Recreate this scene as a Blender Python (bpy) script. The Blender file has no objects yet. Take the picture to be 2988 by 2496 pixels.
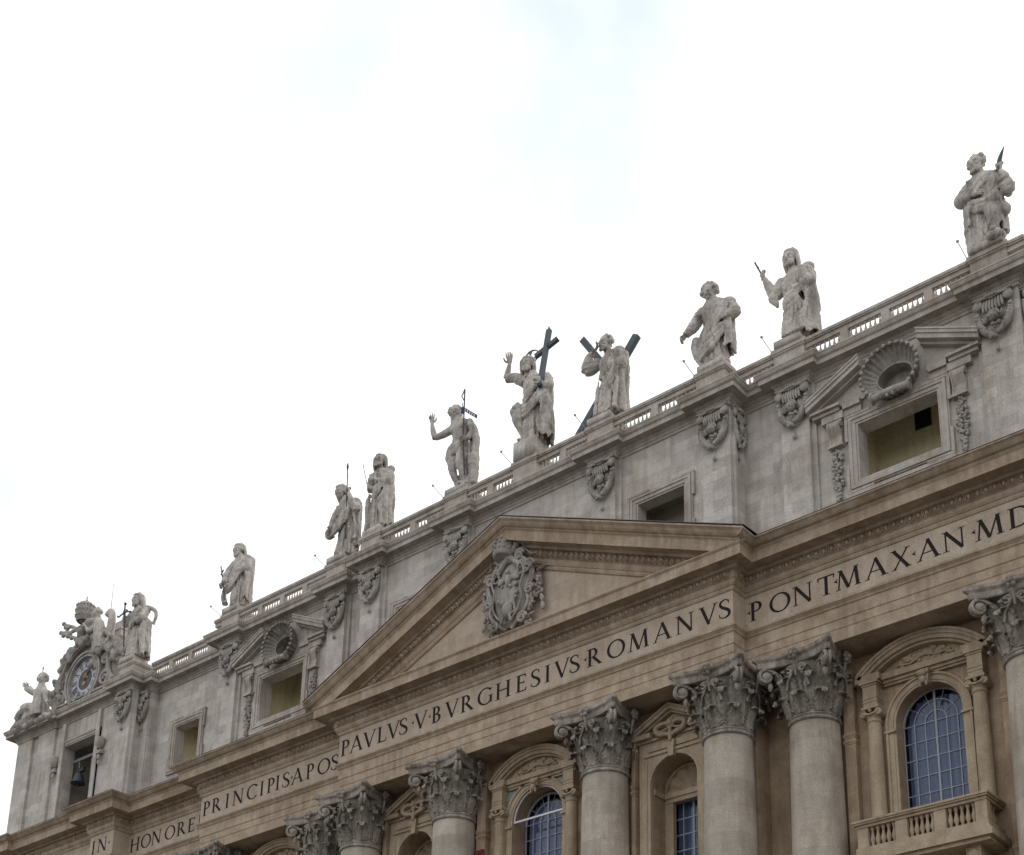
import bpy, bmesh, math, random
import numpy as np
from mathutils import Matrix, Vector
PI = math.pi; R = math.radians
random.seed(7)
S = bpy.context.scene; COL = S.collection

# ------------------------------------------------------------------ camera
cam = bpy.data.cameras.new('camera'); co = bpy.data.objects.new('camera', cam); COL.objects.link(co)
_yaw, _pitch, _roll = R(40.591), R(18.226), R(1.362)
fwd = Vector((-math.sin(_yaw)*math.cos(_pitch), math.cos(_yaw)*math.cos(_pitch), math.sin(_pitch)))
rt0 = Vector((math.cos(_yaw), math.sin(_yaw), 0)); up0 = rt0.cross(fwd)
rt = math.cos(_roll)*rt0 + math.sin(_roll)*up0; up = -math.sin(_roll)*rt0 + math.cos(_roll)*up0
mw = Matrix((rt, up, -fwd)).transposed().to_4x4(); mw.translation = Vector((51.022, -59.361, 1.6))
co.matrix_world = mw
cam.sensor_fit = 'HORIZONTAL'; cam.sensor_width = 36.0
cam.lens = 36.0*4364.42/2988; cam.shift_x = 0; cam.shift_y = (2669.5-1248)/2988
cam.clip_end = 5000
S.camera = co
# ------------------------------------------------------------------ sky, sun, exposure
SUN_EL, SUN_AZ = R(46), R(-14)         # sun stands behind the front (azimuth from +Y towards +X)
w = bpy.data.worlds.new('World'); S.world = w; w.use_nodes = True
nt = w.node_tree; nt.nodes.clear()
def N(t, **k):
    n = nt.nodes.new(t)
    for a, b in k.items(): setattr(n, a, b)
    return n
L = lambda a, b: nt.links.new(a, b)
sky = N('ShaderNodeTexSky', sky_type='NISHITA', sun_disc=False); sky.sun_elevation = SUN_EL; sky.sun_rotation = SUN_AZ
sky.air_density = 1.2; sky.dust_density = 1.5
tc = N('ShaderNodeTexCoord')
mp = N('ShaderNodeMapping'); mp.inputs['Scale'].default_value = (1.6, 1.6, 2.6); mp.inputs['Location'].default_value = (3.1, 1.7, .4)
L(tc.outputs['Generated'], mp.inputs['Vector'])
nz = N('ShaderNodeTexNoise'); nz.inputs['Scale'].default_value = 1.5; nz.inputs['Detail'].default_value = 5; nz.inputs['Roughness'].default_value = .5
L(mp.outputs[0], nz.inputs['Vector'])
sp = N('ShaderNodeSeparateXYZ'); L(tc.outputs['Generated'], sp.inputs[0])
front = N('ShaderNodeMapRange'); front.inputs['From Min'].default_value = -.55; front.inputs['From Max'].default_value = .45
front.inputs['To Min'].default_value = -.02; front.inputs['To Max'].default_value = .36; L(sp.outputs['Y'], front.inputs['Value'])
add = N('ShaderNodeMath', operation='ADD'); L(nz.outputs['Fac'], add.inputs[0]); L(front.outputs[0], add.inputs[1])
ramp = N('ShaderNodeValToRGB'); ramp.color_ramp.elements[0].position = .40; ramp.color_ramp.elements[1].position = .78
L(add.outputs[0], ramp.inputs[0])
lift = N('ShaderNodeMix', data_type='RGBA'); lift.inputs[0].default_value = .72
L(sky.outputs[0], lift.inputs[6]); lift.inputs[7].default_value = (9.9, 9.7, 9.6, 1)
mx = N('ShaderNodeMix', data_type='RGBA'); L(ramp.outputs[0], mx.inputs[0]); L(lift.outputs[2], mx.inputs[6]); mx.inputs[7].default_value = (11.2, 11.3, 11.35, 1)
# thinner cloud where pale blue shows through: direction, outer and inner radius in degrees, amount
tot = None
for d_, ro, ri, amt in [((-0.4522, 0.479, 0.7523), 16.706250000000004, 0.26999999999999996, 0.5), ((-0.4706, 0.5284, 0.7066), 11.137500000000003, 0.09, 0.42), ((-0.3977, 0.5564, 0.7296), 11.137500000000003, 0.18, 0.27), ((-0.6872, 0.3456, 0.6391), 13.921875000000002, 0.13499999999999998, 0.27), ((-0.7128, 0.4088, 0.5699), 9.28125, 0.09, 0.19), ((-0.7989, 0.4108, 0.4393), 10.209375000000003, 0.09, 1.0), ((-0.3382, 0.5687, 0.7498), 9.28125, 0.09, 0.24), ((-0.5398, 0.4019, 0.7396), 11.137500000000003, 0.09, 0.2)]:
    dt = N('ShaderNodeVectorMath', operation='DOT_PRODUCT'); L(tc.outputs['Generated'], dt.inputs[0]); dt.inputs[1].default_value = d_
    mr = N('ShaderNodeMapRange', interpolation_type='SMOOTHERSTEP'); mr.inputs['From Min'].default_value = math.cos(R(ro)); mr.inputs['From Max'].default_value = math.cos(R(ri)); mr.inputs['To Max'].default_value = amt; L(dt.outputs['Value'], mr.inputs['Value'])
    if tot is None: tot = mr.outputs[0]
    else: q = N('ShaderNodeMath', operation='ADD'); L(tot, q.inputs[0]); L(mr.outputs[0], q.inputs[1]); tot = q.outputs[0]
n2 = N('ShaderNodeTexNoise'); n2.inputs['Scale'].default_value = 5.5; n2.inputs['Detail'].default_value = 4; n2.inputs['Roughness'].default_value = .5; L(tc.outputs['Generated'], n2.inputs['Vector'])
m2 = N('ShaderNodeMapRange'); m2.inputs['From Min'].default_value = .3; m2.inputs['From Max'].default_value = .68; m2.inputs['To Min'].default_value = .25; m2.inputs['To Max'].default_value = 1.0; L(n2.outputs['Fac'], m2.inputs['Value'])
pm = N('ShaderNodeMath', operation='MULTIPLY', use_clamp=True); L(tot, pm.inputs[0]); L(m2.outputs[0], pm.inputs[1])
px = N('ShaderNodeMix', data_type='RGBA'); L(pm.outputs[0], px.inputs[0]); L(mx.outputs[2], px.inputs[6]); px.inputs[7].default_value = (6.9, 7.65, 7.95, 1); mx = px
bg = N('ShaderNodeBackground'); bg.inputs['Strength'].default_value = .1; L(mx.outputs[2], bg.inputs['Color'])
wo = N('ShaderNodeOutputWorld'); L(bg.outputs[0], wo.inputs[0])
sl = bpy.data.lights.new('sun', 'SUN'); sl.energy = 1.0; sl.angle = R(10); sl.color = (1, .93, .82)
so = bpy.data.objects.new('sun', sl); COL.objects.link(so)
sd = Vector((math.sin(SUN_AZ)*math.cos(SUN_EL), math.cos(SUN_AZ)*math.cos(SUN_EL), math.sin(SUN_EL)))
so.rotation_euler = sd.to_track_quat('Z', 'Y').to_euler(); so.location = sd*300
vs = S.view_settings; vs.view_transform = 'Standard'; vs.look = 'None'; vs.gamma = 1; vs.exposure = .32; vs.use_curve_mapping = False
S.cycles.max_bounces = 6; S.cycles.diffuse_bounces = 4; S.cycles.use_denoising = True

# ------------------------------------------------------------------ materials
def mat(name, c1, c2, dirt=(.12, .09, .06), dirt_amt=.5, block=None, streak=1.0, bump=.02, nscale=1.2, rough=.85, fine=14, speck=.25):
    m = bpy.data.materials.new(name); m.use_nodes = True; t = m.node_tree; t.nodes.clear()
    def n(ty, **k):
        q = t.nodes.new(ty)
        for a, b in k.items(): setattr(q, a, b)
        return q
    l = lambda a, b: t.links.new(a, b)
    g = n('ShaderNodeNewGeometry'); P = g.outputs['Position']
    sx = n('ShaderNodeSeparateXYZ'); l(P, sx.inputs[0])
    a1 = n('ShaderNodeTexNoise'); a1.inputs['Scale'].default_value = nscale; a1.inputs['Detail'].default_value = 6; a1.inputs['Roughness'].default_value = .62; l(P, a1.inputs['Vector'])
    r1 = n('ShaderNodeValToRGB'); r1.color_ramp.elements[0].position = .34; r1.color_ramp.elements[1].position = .66
    r1.color_ramp.elements[0].color = (*c1, 1); r1.color_ramp.elements[1].color = (*c2, 1); l(a1.outputs['Fac'], r1.inputs[0])
    col = r1.outputs[0]
    h = None
    if block:
        xy = n('ShaderNodeMath', operation='ADD'); l(sx.outputs[0], xy.inputs[0]); l(sx.outputs[1], xy.inputs[1])
        cb = n('ShaderNodeCombineXYZ'); l(xy.outputs[0], cb.inputs[0]); l(sx.outputs[2], cb.inputs[1])
        br = n('ShaderNodeTexBrick'); l(cb.outputs[0], br.inputs['Vector'])
        br.inputs['Scale'].default_value = 1; br.inputs['Brick Width'].default_value = block[0]; br.inputs['Row Height'].default_value = block[1]
        br.inputs['Mortar Size'].default_value = .012; br.inputs['Mortar Smooth'].default_value = .6; br.inputs['Bias'].default_value = 0
        br.inputs['Color1'].default_value = (.80, .80, .81, 1); br.inputs['Color2'].default_value = (1.12, 1.11, 1.09, 1); br.inputs['Mortar'].default_value = (.66, .63, .6, 1)
        mu = n('ShaderNodeMix', data_type='RGBA', blend_type='MULTIPLY'); mu.inputs[0].default_value = block[2]; l(col, mu.inputs[6]); l(br.outputs['Color'], mu.inputs[7]); col = mu.outputs[2]
    # weather streaks: noise stretched in z
    mp = n('ShaderNodeMapping'); mp.inputs['Scale'].default_value = (1.3, 1.3, .16); l(P, mp.inputs['Vector'])
    s1 = n('ShaderNodeTexNoise'); s1.inputs['Scale'].default_value = 2.2; s1.inputs['Detail'].default_value = 5; l(mp.outputs[0], s1.inputs['Vector'])
    s2 = n('ShaderNodeTexNoise'); s2.inputs['Scale'].default_value = .35; s2.inputs['Detail'].default_value = 3; l(P, s2.inputs['Vector'])
    ml = n('ShaderNodeMath', operation='MULTIPLY'); l(s1.outputs['Fac'], ml.inputs[0]); l(s2.outputs['Fac'], ml.inputs[1])
    rr = n('ShaderNodeMapRange'); rr.inputs['From Min'].default_value = .2; rr.inputs['From Max'].default_value = .42; rr.inputs['To Max'].default_value = dirt_amt*streak; l(ml.outputs[0], rr.inputs['Value'])
    md = n('ShaderNodeMix', data_type='RGBA'); l(rr.outputs[0], md.inputs[0]); l(col, md.inputs[6]); md.inputs[7].default_value = (*dirt, 1); col = md.outputs[2]
    # fine pitted grain
    f1 = n('ShaderNodeTexNoise'); f1.inputs['Scale'].default_value = fine; f1.inputs['Detail'].default_value = 4; f1.inputs['Roughness'].default_value = .7; l(P, f1.inputs['Vector'])
    fr = n('ShaderNodeMapRange'); fr.inputs['From Min'].default_value = .32; fr.inputs['From Max'].default_value = .7; fr.inputs['To Min'].default_value = 1-speck; fr.inputs['To Max'].default_value = 1+speck*.6; l(f1.outputs['Fac'], fr.inputs['Value'])
    mf = n('ShaderNodeMix', data_type='RGBA', blend_type='MULTIPLY'); mf.inputs[0].default_value = 1; l(col, mf.inputs[6]); l(fr.outputs[0], mf.inputs[7]); col = mf.outputs[2]
    b = n('ShaderNodeBsdfPrincipled'); b.inputs['Roughness'].default_value = rough; l(col, b.inputs['Base Color'])
    bp = n('ShaderNodeBump'); bp.inputs['Strength'].default_value = .6; bp.inputs['Distance'].default_value = bump; l(f1.outputs['Fac'], bp.inputs['Height']); l(bp.outputs[0], b.inputs['Normal'])
    o = n('ShaderNodeOutputMaterial'); l(b.outputs[0], o.inputs[0])
    return m
def plain(name, c, rough=.6, metal=0, spec=None):
    m = bpy.data.materials.new(name); m.use_nodes = True; b = m.node_tree.nodes['Principled BSDF']
    b.inputs['Base Color'].default_value = (*c, 1); b.inputs['Roughness'].default_value = rough; b.inputs['Metallic'].default_value = metal
    t = m.node_tree; nz = t.nodes.new('ShaderNodeTexNoise'); nz.inputs['Scale'].default_value = 6; nz.inputs['Detail'].default_value = 5
    g = t.nodes.new('ShaderNodeNewGeometry'); t.links.new(g.outputs['Position'], nz.inputs['Vector'])
    mr = t.nodes.new('ShaderNodeMapRange'); mr.inputs['To Min'].default_value = .7; mr.inputs['To Max'].default_value = 1.3; t.links.new(nz.outputs['Fac'], mr.inputs['Value'])
    mx = t.nodes.new('ShaderNodeMix'); mx.data_type = 'RGBA'; mx.blend_type = 'MULTIPLY'; mx.inputs[0].default_value = 1; mx.inputs[6].default_value = (*c, 1); t.links.new(mr.outputs[0], mx.inputs[7]); t.links.new(mx.outputs[2], b.inputs['Base Color'])
    return m
M = dict(
 attic=mat('attic travertine', (.45, .42, .39), (.57, .535, .495), (.25, .185, .135), .50, (1.75, .64, .85), bump=.02),
 attic_trim=mat('attic moulding stone', (.37, .325, .28), (.50, .465, .425), (.17, .125, .09), .55, None, bump=.015),
 frieze=mat('frieze travertine', (.41, .335, .26), (.50, .425, .34), (.26, .18, .11), .40, (2.3, 1.0, .4), bump=.012),
 cornice=mat('cornice travertine', (.325, .245, .170), (.47, .385, .295), (.15, .095, .05), .48, (1.9, 4.0, .3), bump=.02),
 shaft=mat('column travertine', (.39, .345, .285), (.51, .46, .395), (.22, .165, .11), .5, (4.2, 1.45, .75), nscale=.9, bump=.02),
 capital=mat('capital travertine', (.25, .22, .185), (.43, .395, .345), (.08, .065, .05), .80, None, nscale=2.4, bump=.09, fine=8),
 wall=mat('rear wall travertine', (.32, .23, .15), (.42, .32, .22), (.15, .10, .07), .5, (2.0, .85, .5), bump=.015),
 ochre=mat('window surround stone', (.36, .28, .19), (.46, .375, .27), (.16, .11, .07), .5, None, bump=.015),
 green=mat('green marble panel', (.22, .30, .26), (.30, .37, .31), (.20, .19, .13), .5, None, nscale=2.5),
 statue=mat('statue travertine', (.42, .385, .345), (.58, .545, .50), (.13, .105, .09), .70, None, nscale=1.6, bump=.03, fine=9, speck=.22),
 relief=mat('relief travertine', (.30, .275, .25), (.43, .40, .365), (.10, .08, .065), .65, None, nscale=2.4, bump=.06, fine=9),
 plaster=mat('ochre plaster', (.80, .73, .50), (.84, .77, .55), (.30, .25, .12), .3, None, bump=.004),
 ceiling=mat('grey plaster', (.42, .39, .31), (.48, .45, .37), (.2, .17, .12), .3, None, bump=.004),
 dark=plain('dark panel and painted shade', (.012, .012, .014), .8),  # near-black tone painting unlit rooms and hollows; also the dark panel's own colour
 letter=plain('bronze letter', (.013, .008, .009), .95),
 bronze=plain('green bronze', (.055, .075, .085), .55, .3),
 iron=plain('iron', (.045, .042, .045), .6, .3),
 blue=plain('blue banner metal', (.05, .055, .17), .5),
 muntin=plain('white painted glazing bar', (.30, .31, .36), .6),
 white=plain('white paint', (.72, .70, .72), .6),
 curtain=plain('blue grey curtain', (.23, .27, .36), .9),
 red=plain('red cloth', (.13, .028, .022), .9),
 dial=plain('white enamel', (.42, .42, .45), .6),
 dialblue=plain('blue enamel', (.05, .045, .07), .6),
 gold=plain('gilding', (.30, .18, .05), .5, .3),
 lead=plain('lead flashing', (.10, .10, .11), .7),
 steel=plain('grey painted steel', (.16, .165, .18), .7),
 rod=plain('painted rod', (.45, .44, .42), .6),
 ground=mat('stone paving', (.10, .095, .09), (.14, .13, .12), (.08, .07, .06), .4, (.3, .3, .3)),
)
gl = bpy.data.materials.new('window glass'); gl.use_nodes = True; t = gl.node_tree; t.nodes.clear()
tr = t.nodes.new('ShaderNodeBsdfTransparent'); tr.inputs[0].default_value = (.62, .68, .80, 1)
gs = t.nodes.new('ShaderNodeBsdfGlossy'); gs.inputs['Roughness'].default_value = .03; gs.inputs[0].default_value = (.9, .95, 1, 1)
lw = t.nodes.new('ShaderNodeLayerWeight'); pw = t.nodes.new('ShaderNodeMath'); pw.operation = 'POWER'; pw.inputs[1].default_value = 3.0; t.links.new(lw.outputs['Facing'], pw.inputs[0]); fr = t.nodes.new('ShaderNodeMapRange'); fr.inputs['To Min'].default_value = .04; fr.inputs['To Max'].default_value = .75; t.links.new(pw.outputs[0], fr.inputs['Value'])
ms = t.nodes.new('ShaderNodeMixShader'); t.links.new(fr.outputs[0], ms.inputs[0]); t.links.new(tr.outputs[0], ms.inputs[1]); t.links.new(gs.outputs[0], ms.inputs[2])
oo = t.nodes.new('ShaderNodeOutputMaterial'); t.links.new(ms.outputs[0], oo.inputs[0]); M['glass'] = gl

# ------------------------------------------------------------------ mesh helpers
class MB:
    def __init__(s): s.v = []; s.f = []; s.sm = []
    def add(s, vs, fs, smooth=False):
        o = len(s.v); s.v.extend([tuple(map(float, p)) for p in vs]); s.f.extend([tuple(i+o for i in f) for f in fs]); s.sm.extend([smooth]*len(fs)); return s
    def box(s, x0, x1, y0, y1, z0, z1):
        vs = [(x, y, z) for z in (z0, z1) for y in (y0, y1) for x in (x0, x1)]
        return s.add(vs, [(0, 2, 3, 1), (4, 5, 7, 6), (0, 1, 5, 4), (2, 6, 7, 3), (0, 4, 6, 2), (1, 3, 7, 5)])
    def grid(s, P, cu=False, cv=False, smooth=True):       # P[i][j] points
        n, m = len(P), len(P[0]); fs = []
        for i in range(n if cu else n-1):
            for j in range(m if cv else m-1):
                a, b = i, (i+1) % n; c, d = j, (j+1) % m
                fs.append((a*m+c, a*m+d, b*m+d, b*m+c))
        return s.add([p for r in P for p in r], fs, smooth)
    def loft(s, rings, cap=True, smooth=True):
        s.grid(rings, cv=True, smooth=smooth)
        if cap:
            m = len(rings[0]); s.add(rings[0], [tuple(range(m-1, -1, -1))]); s.add(rings[-1], [tuple(range(m))])
        return s
    def lathe(s, prof, c=(0, 0), seg=32, smooth=True, cap=True):
        rings = [[(c[0]+r*math.cos(2*PI*k/seg), c[1]+r*math.sin(2*PI*k/seg), z) for k in range(seg)] for r, z in prof]
        return s.loft(rings, cap, smooth)
    def tube(s, pts, rad, seg=8, cap=True, flat=1.0):
        pts = [Vector(p) for p in pts]; n = len(pts)
        if not hasattr(rad, '__len__'): rad = [rad]*n
        rings = []; prev = None
        for i, p in enumerate(pts):
            d = (pts[min(i+1, n-1)]-pts[max(i-1, 0)])
            if d.length < 1e-9: d = Vector((0, 0, 1))
            d.normalize()
            a = prev - d*prev.dot(d) if prev is not None else None
            if a is None or a.length < 1e-4:
                a = Vector((0, 0, 1)) if abs(d.z) < .9 else Vector((1, 0, 0)); a = a - d*a.dot(d)
            a.normalize(); b = d.cross(a); prev = a
            rings.append([tuple(p + a*(rad[i]*math.cos(2*PI*k/seg)*flat) + b*(rad[i]*math.sin(2*PI*k/seg))) for k in range(seg)])
        return s.loft(rings, cap)
    def ball(s, c, r, seg=10, rg=7, rot=None):
        if not hasattr(r, '__len__'): r = (r, r, r)
        rings = []
        for i in range(rg+1):
            th = PI*min(max(i/rg, .02), .98); ring = []
            for k in range(seg):
                v = Vector((r[0]*math.sin(th)*math.cos(2*PI*k/seg), r[1]*math.sin(th)*math.sin(2*PI*k/seg), -r[2]*math.cos(th)))
                if rot is not None: v = rot @ v
                ring.append((c[0]+v.x, c[1]+v.y, c[2]+v.z))
            rings.append(ring)
        return s.loft(rings)
    def sweep(s, path, prof, smooth=False, ends=True):     # plan path (outside on the right hand of travel), profile (offset, z)
        n = len(path); mit = []
        for i in range(n):
            ns = []
            for a, b in ((i-1, i), (i, i+1)):
                if a >= 0 and b < n:
                    dx, dy = path[b][0]-path[a][0], path[b][1]-path[a][1]; l = math.hypot(dx, dy); ns.append((dy/l, -dx/l))
            if len(ns) == 1: mit.append(ns[0])
            else:
                d = 1+ns[0][0]*ns[1][0]+ns[0][1]*ns[1][1]; mit.append(((ns[0][0]+ns[1][0])/d, (ns[0][1]+ns[1][1])/d))
        G = [[(path[i][0]+mit[i][0]*o, path[i][1]+mit[i][1]*o, z) for o, z in prof] for i in range(n)]
        s.grid(G, smooth=smooth)
        if ends:
            m = len(prof); s.add(G[0], [tuple(range(m))]); s.add(G[-1], [tuple(range(m-1, -1, -1))])
        return s
    def prism(s, poly, y0, y1):                            # polygon in (x, z), extruded in y
        m = len(poly); vs = [(x, y0, z) for x, z in poly]+[(x, y1, z) for x, z in poly]
        return s.add(vs, [tuple(range(m)), tuple(range(2*m-1, m-1, -1))]+[(i, i+m, (i+1) % m+m, (i+1) % m) for i in range(m)])
    def xf(s, mtx, other):
        return s.add([mtx @ Vector(p) for p in other.v], other.f) if not other.sm else s._xf(mtx, other)
    def _xf(s, mtx, o):
        b = len(s.v); s.v.extend([tuple(mtx @ Vector(p)) for p in o.v]); s.f.extend([tuple(i+b for i in f) for f in o.f]); s.sm.extend(o.sm); return s
    def mesh(s, name, m):
        me = bpy.data.meshes.new(name); me.from_pydata(s.v, [], s.f); me.update()
        me.polygons.foreach_set('use_smooth', s.sm)
        bm = bmesh.new(); bm.from_mesh(me); bmesh.ops.recalc_face_normals(bm, faces=bm.faces); bm.to_mesh(me); bm.free()
        me.materials.append(m); return me
    def build(s, name, m, parent=None):
        return link(name, s.mesh(name, M[m] if isinstance(m, str) else m), parent)
def link(name, me, parent=None, loc=(0, 0, 0), rz=0):
    o = bpy.data.objects.new(name, me); COL.objects.link(o); o.location = loc; o.rotation_euler = (0, 0, rz)
    if parent is not None: o.parent = parent
    return o
def empty(name, parent=None, loc=(0, 0, 0)):
    o = bpy.data.objects.new(name, None); COL.objects.link(o); o.location = loc
    if parent is not None: o.parent = parent
    return o
def tag(o, label, cat, group=None, kind=None):
    o['label'] = label; o['category'] = cat
    if group: o['group'] = group
    if kind: o['kind'] = kind
    return o
def bez(ps, n=12):                                          # Catmull-Rom through points
    ps = [Vector(p) for p in ps]; out = []
    for i in range(len(ps)-1):
        p0, p1, p2, p3 = ps[max(i-1, 0)], ps[i], ps[i+1], ps[min(i+2, len(ps)-1)]
        for k in range(n):
            t = k/n; out.append(.5*((2*p1)+(p2-p0)*t+(2*p0-5*p1+4*p2-p3)*t*t+(3*p1-p0-3*p2+p3)*t**3))
    out.append(ps[-1]); return out

# ------------------------------------------------------------------ ground (below the picture)
g = MB(); g.add([(-600, -600, 0), (600, -600, 0), (600, 600, 0), (-600, 600, 0)], [(0, 1, 2, 3)])
go = g.build('ground', 'ground'); go['kind'] = 'structure'

# ------------------------------------------------------------------ the front of the church
F = empty('basilica_facade'); tag(F, 'huge travertine church front with giant columns, inscribed frieze, central pediment and windowed attic', 'building')
YP, YS, YH, YI = 0.0, 1.17, 2.54, 1.02
def mirror(half):                                           # half path for x >= 0, travelling right
    return [(-x, y) for x, y in reversed(half)] + half
XE = 57.4
half = [(14.77, YP), (14.77, YS), (30.18, YS), (30.18, YH), (40.40, YH), (40.40, YI), (43.37, YI), (43.37, 1.75), (55.0, 1.75), (55.0, 1.35), (XE, 1.35), (XE, 30)]
PATH = mirror(half)
# unseen building body behind the front, added to block light; plinth below
MB().box(-56.5, 56.5, 8.5, 60, 9, 55.2).build('nave_light_block', 'wall', F)
MB().box(-58, 58, -1, 61, 0, 9.5).build('plinth', 'wall', F)

# entablature ------------------------------------------------------
arch_prof = [(-2.6, 38.13), (-.12, 38.13), (-.12, 38.77), (-.085, 38.81), (-.085, 39.26), (-.04, 39.30), (-.04, 39.93), (.02, 39.97), (.05, 40.06), (.15, 40.17), (.19, 40.2), (.19, 40.32), (.03, 40.38)]
frz_prof = [(.03, 40.38), (0, 40.40), (0, 42.31)]
cor_prof = [(0, 42.31), (.06, 42.33), (.11, 42.44), (.11, 42.52), (.17, 42.56), (.24, 42.68), (.26, 42.84), (.32, 42.88), (.34, 42.93), (.30, 42.96), (.30, 43.27), (.54, 43.31), (.58, 43.47), (1.16, 43.50), (1.2, 43.44), (1.26, 43.44), (1.26, 43.97), (1.30, 44.02), (1.36, 44.09), (1.36, 44.15), (-.6, 44.3)]
MB().sweep(PATH, arch_prof, ends=False).build('architrave', 'cornice', F)
MB().sweep(PATH, frz_prof, ends=False).build('frieze', 'frieze', F)
co_ = MB().sweep(PATH, cor_prof, ends=False)
# egg ornament along the bed mould
egg = MB(); egg.ball((0, -.02, -.01), (.11, .12, .15), 8, 6)
egg.tube([(-.17, -.03, .17), (-.165, -.05, -.05), (-.1, -.04, -.19), (0, -.03, -.22), (.1, -.04, -.19), (.165, -.05, -.05), (.17, -.03, .17)], .032, 5)
egg.ball((.21, -.02, -.12), (.035, .05, .10), 5, 4)
def eggs(mb, path, off, z, pitch=.42, xmin=-58, xmax=36):
    for i in range(len(path)-1):
        a, b = Vector((*path[i], 0)), Vector((*path[i+1], 0)); d = b-a; l = d.length; d.normalize(); nrm = Vector((d.y, -d.x, 0))
        if abs(d.x) < .5 and l > 5: continue
        k = max(1, int(l/pitch))
        for q in range(k):
            p = a + d*((q+.5)*l/k) + nrm*off
            if p.x < xmin or p.x > xmax: continue
            mb.xf(Matrix.Translation((p.x, p.y, z)) @ Matrix.Rotation(math.atan2(d.y, d.x), 4, 'Z'), egg)
eggs(co_, PATH, .34, 43.13)
co_.build('cornice', 'cornice', F)
sima = [(1.36, 44.13), (1.42, 44.16), (1.50, 44.18), (1.60, 44.27), (1.70, 44.38), (1.78, 44.43), (1.80, 44.44), (1.80, 44.52)]
lead = [(1.81, 44.52), (1.83, 44.545), (-1.4, 44.80)]
for sgn in (1, -1):
    hp = [(14.77, -1.79)] + half[1:]
    if sgn < 0: hp = [(-x, y) for x, y in reversed(hp)]
    MB().sweep(hp, sima, ends=True).build('cornice_crown', 'cornice', F)
    MB().sweep(hp[1:] if sgn > 0 else hp[:-1], lead, ends=False).build('lead_flashing', 'lead', F)

# pediment ---------------------------------------------------------
PED = empty('pediment', F)
SL = .4384
def rake(mb, prof, zc=44.02, xm=16.57):
    G = []
    for o, h in prof:
        xe = min(xm, (51.8+h-zc)/SL); G.append([(-xe, -o, 51.8+h-SL*xe), (0, -o, 51.8+h), (xe, -o, 51.8+h-SL*xe)])
    mb.grid(G, smooth=False)
rk = MB()
rake(rk, [(1.80, 0), (1.80, -.10), (1.76, -.13), (1.66, -.22), (1.58, -.36), (1.48, -.47), (1.40, -.50), (1.36, -.52), (1.36, -.59), (1.30, -.64), (1.26, -.70), (1.26, -1.33), (1.2, -1.33), (1.16, -1.27), (.58, -1.29), (.56, -1.46), (.30, -1.50), (.30, -1.88), (.34, -1.90), (.32, -1.97), (.26, -2.0), (.24, -2.2), (.17, -2.36), (.11, -2.40), (.11, -2.5), (.05, -2.62), (-.1, -2.66)])
th = math.atan(SL)
for sgn in (1, -1):
    n = int(13.2/.42/math.cos(th))
    for q in range(n+3):
        x = sgn*(.25+q*.42*math.cos(th)); z = 51.8-1.70-SL*abs(x)
        if z < 44.25: continue
        rk.xf(Matrix.Translation((x, -.42, z)) @ Matrix.Rotation(sgn*th, 4, 'Y'), egg)
rk.build('raking_cornice', 'cornice', PED)
tp = MB(); tp.add([(-11.7, .06, 44.0), (11.7, .06, 44.0), (0, .06, 49.2)], [(0, 1, 2)]); tp.box(-12.6, 12.6, -.12, .05, 44.1, 44.42); tp.build('tympanum', 'frieze', PED)
tl = MB(); tl.grid([[(-16.6, -1.83, 44.58), (0, -1.83, 51.84), (16.6, -1.83, 44.58)], [(-16.6, -1.83, 44.62), (0, -1.83, 51.88), (16.6, -1.83, 44.62)], [(-16.6, 1.6, 44.9), (0, 1.6, 52.16), (16.6, 1.6, 44.9)]], smooth=False); tl.build('roof_flashing', 'lead', PED)

# walls of the main storey -----------------------------------------
def arch_wall(mb, x0, x1, z0, z1, y, cx, r, zs, zb, depth, n=24, sq=None):
    """wall in plane y with an arched hole (radius r, springing zs, sill zb), with its reveal"""
    mb.add([(x0, y, z0), (cx-r, y, z0), (cx-r, y, z1), (x0, y, z1)], [(0, 1, 2, 3)])
    mb.add([(cx+r, y, z0), (x1, y, z0), (x1, y, z1), (cx+r, y, z1)], [(0, 1, 2, 3)])
    if zb > z0: mb.add([(cx-r, y, z0), (cx+r, y, z0), (cx+r, y, zb), (cx-r, y, zb)], [(0, 1, 2, 3)])
    A = [(cx-r*math.cos(PI*k/n), zs+r*math.sin(PI*k/n)) for k in range(n+1)]
    mb.grid([[(a[0], y, a[1]) for a in A], [(a[0], y, z1) for a in A]], smooth=False)
    full = [(cx-r, zb)]+A+[(cx+r, zb)]
    mb.grid([[(a[0], y, a[1]) for a in full], [(a[0], y+depth, a[1]) for a in full]], smooth=False)
WP, WS = 2.25, 3.45
wp = MB()
arch_wall(wp, -3.9, 3.9, 9, 38.4, WP, 0, 1.86, 33.98, 28.0, 1.3)
for s_ in (1, -1):
    arch_wall(wp, *sorted((s_*3.9, s_*14.62)), 9, 38.4, WP, s_*9.555, 1.5, 33.67, 27.5, 1.2)
    wp.add([(s_*14.62, WP, 9), (s_*14.62, WS, 9), (s_*14.62, WS, 38.4), (s_*14.62, WP, 38.4)], [(0, 1, 2, 3)])
    arch_wall(wp, *sorted((s_*14.62, s_*30.3)), 9, 38.4, WS, s_*23.5, 1.72, 33.85, 28.1, .8)
    wp.add([(s_*30.3, WS, 9), (s_*30.3, 4.8, 9), (s_*30.3, 4.8, 38.4), (s_*30.3, WS, 38.4)], [(0, 1, 2, 3)])
    wp.add([(s_*30.3, 4.8, 9), (s_*57, 4.8, 9), (s_*57, 4.8, 38.4), (s_*30.3, 4.8, 38.4)], [(0, 1, 2, 3)])
wp.build('main_wall', 'wall', F)
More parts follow.
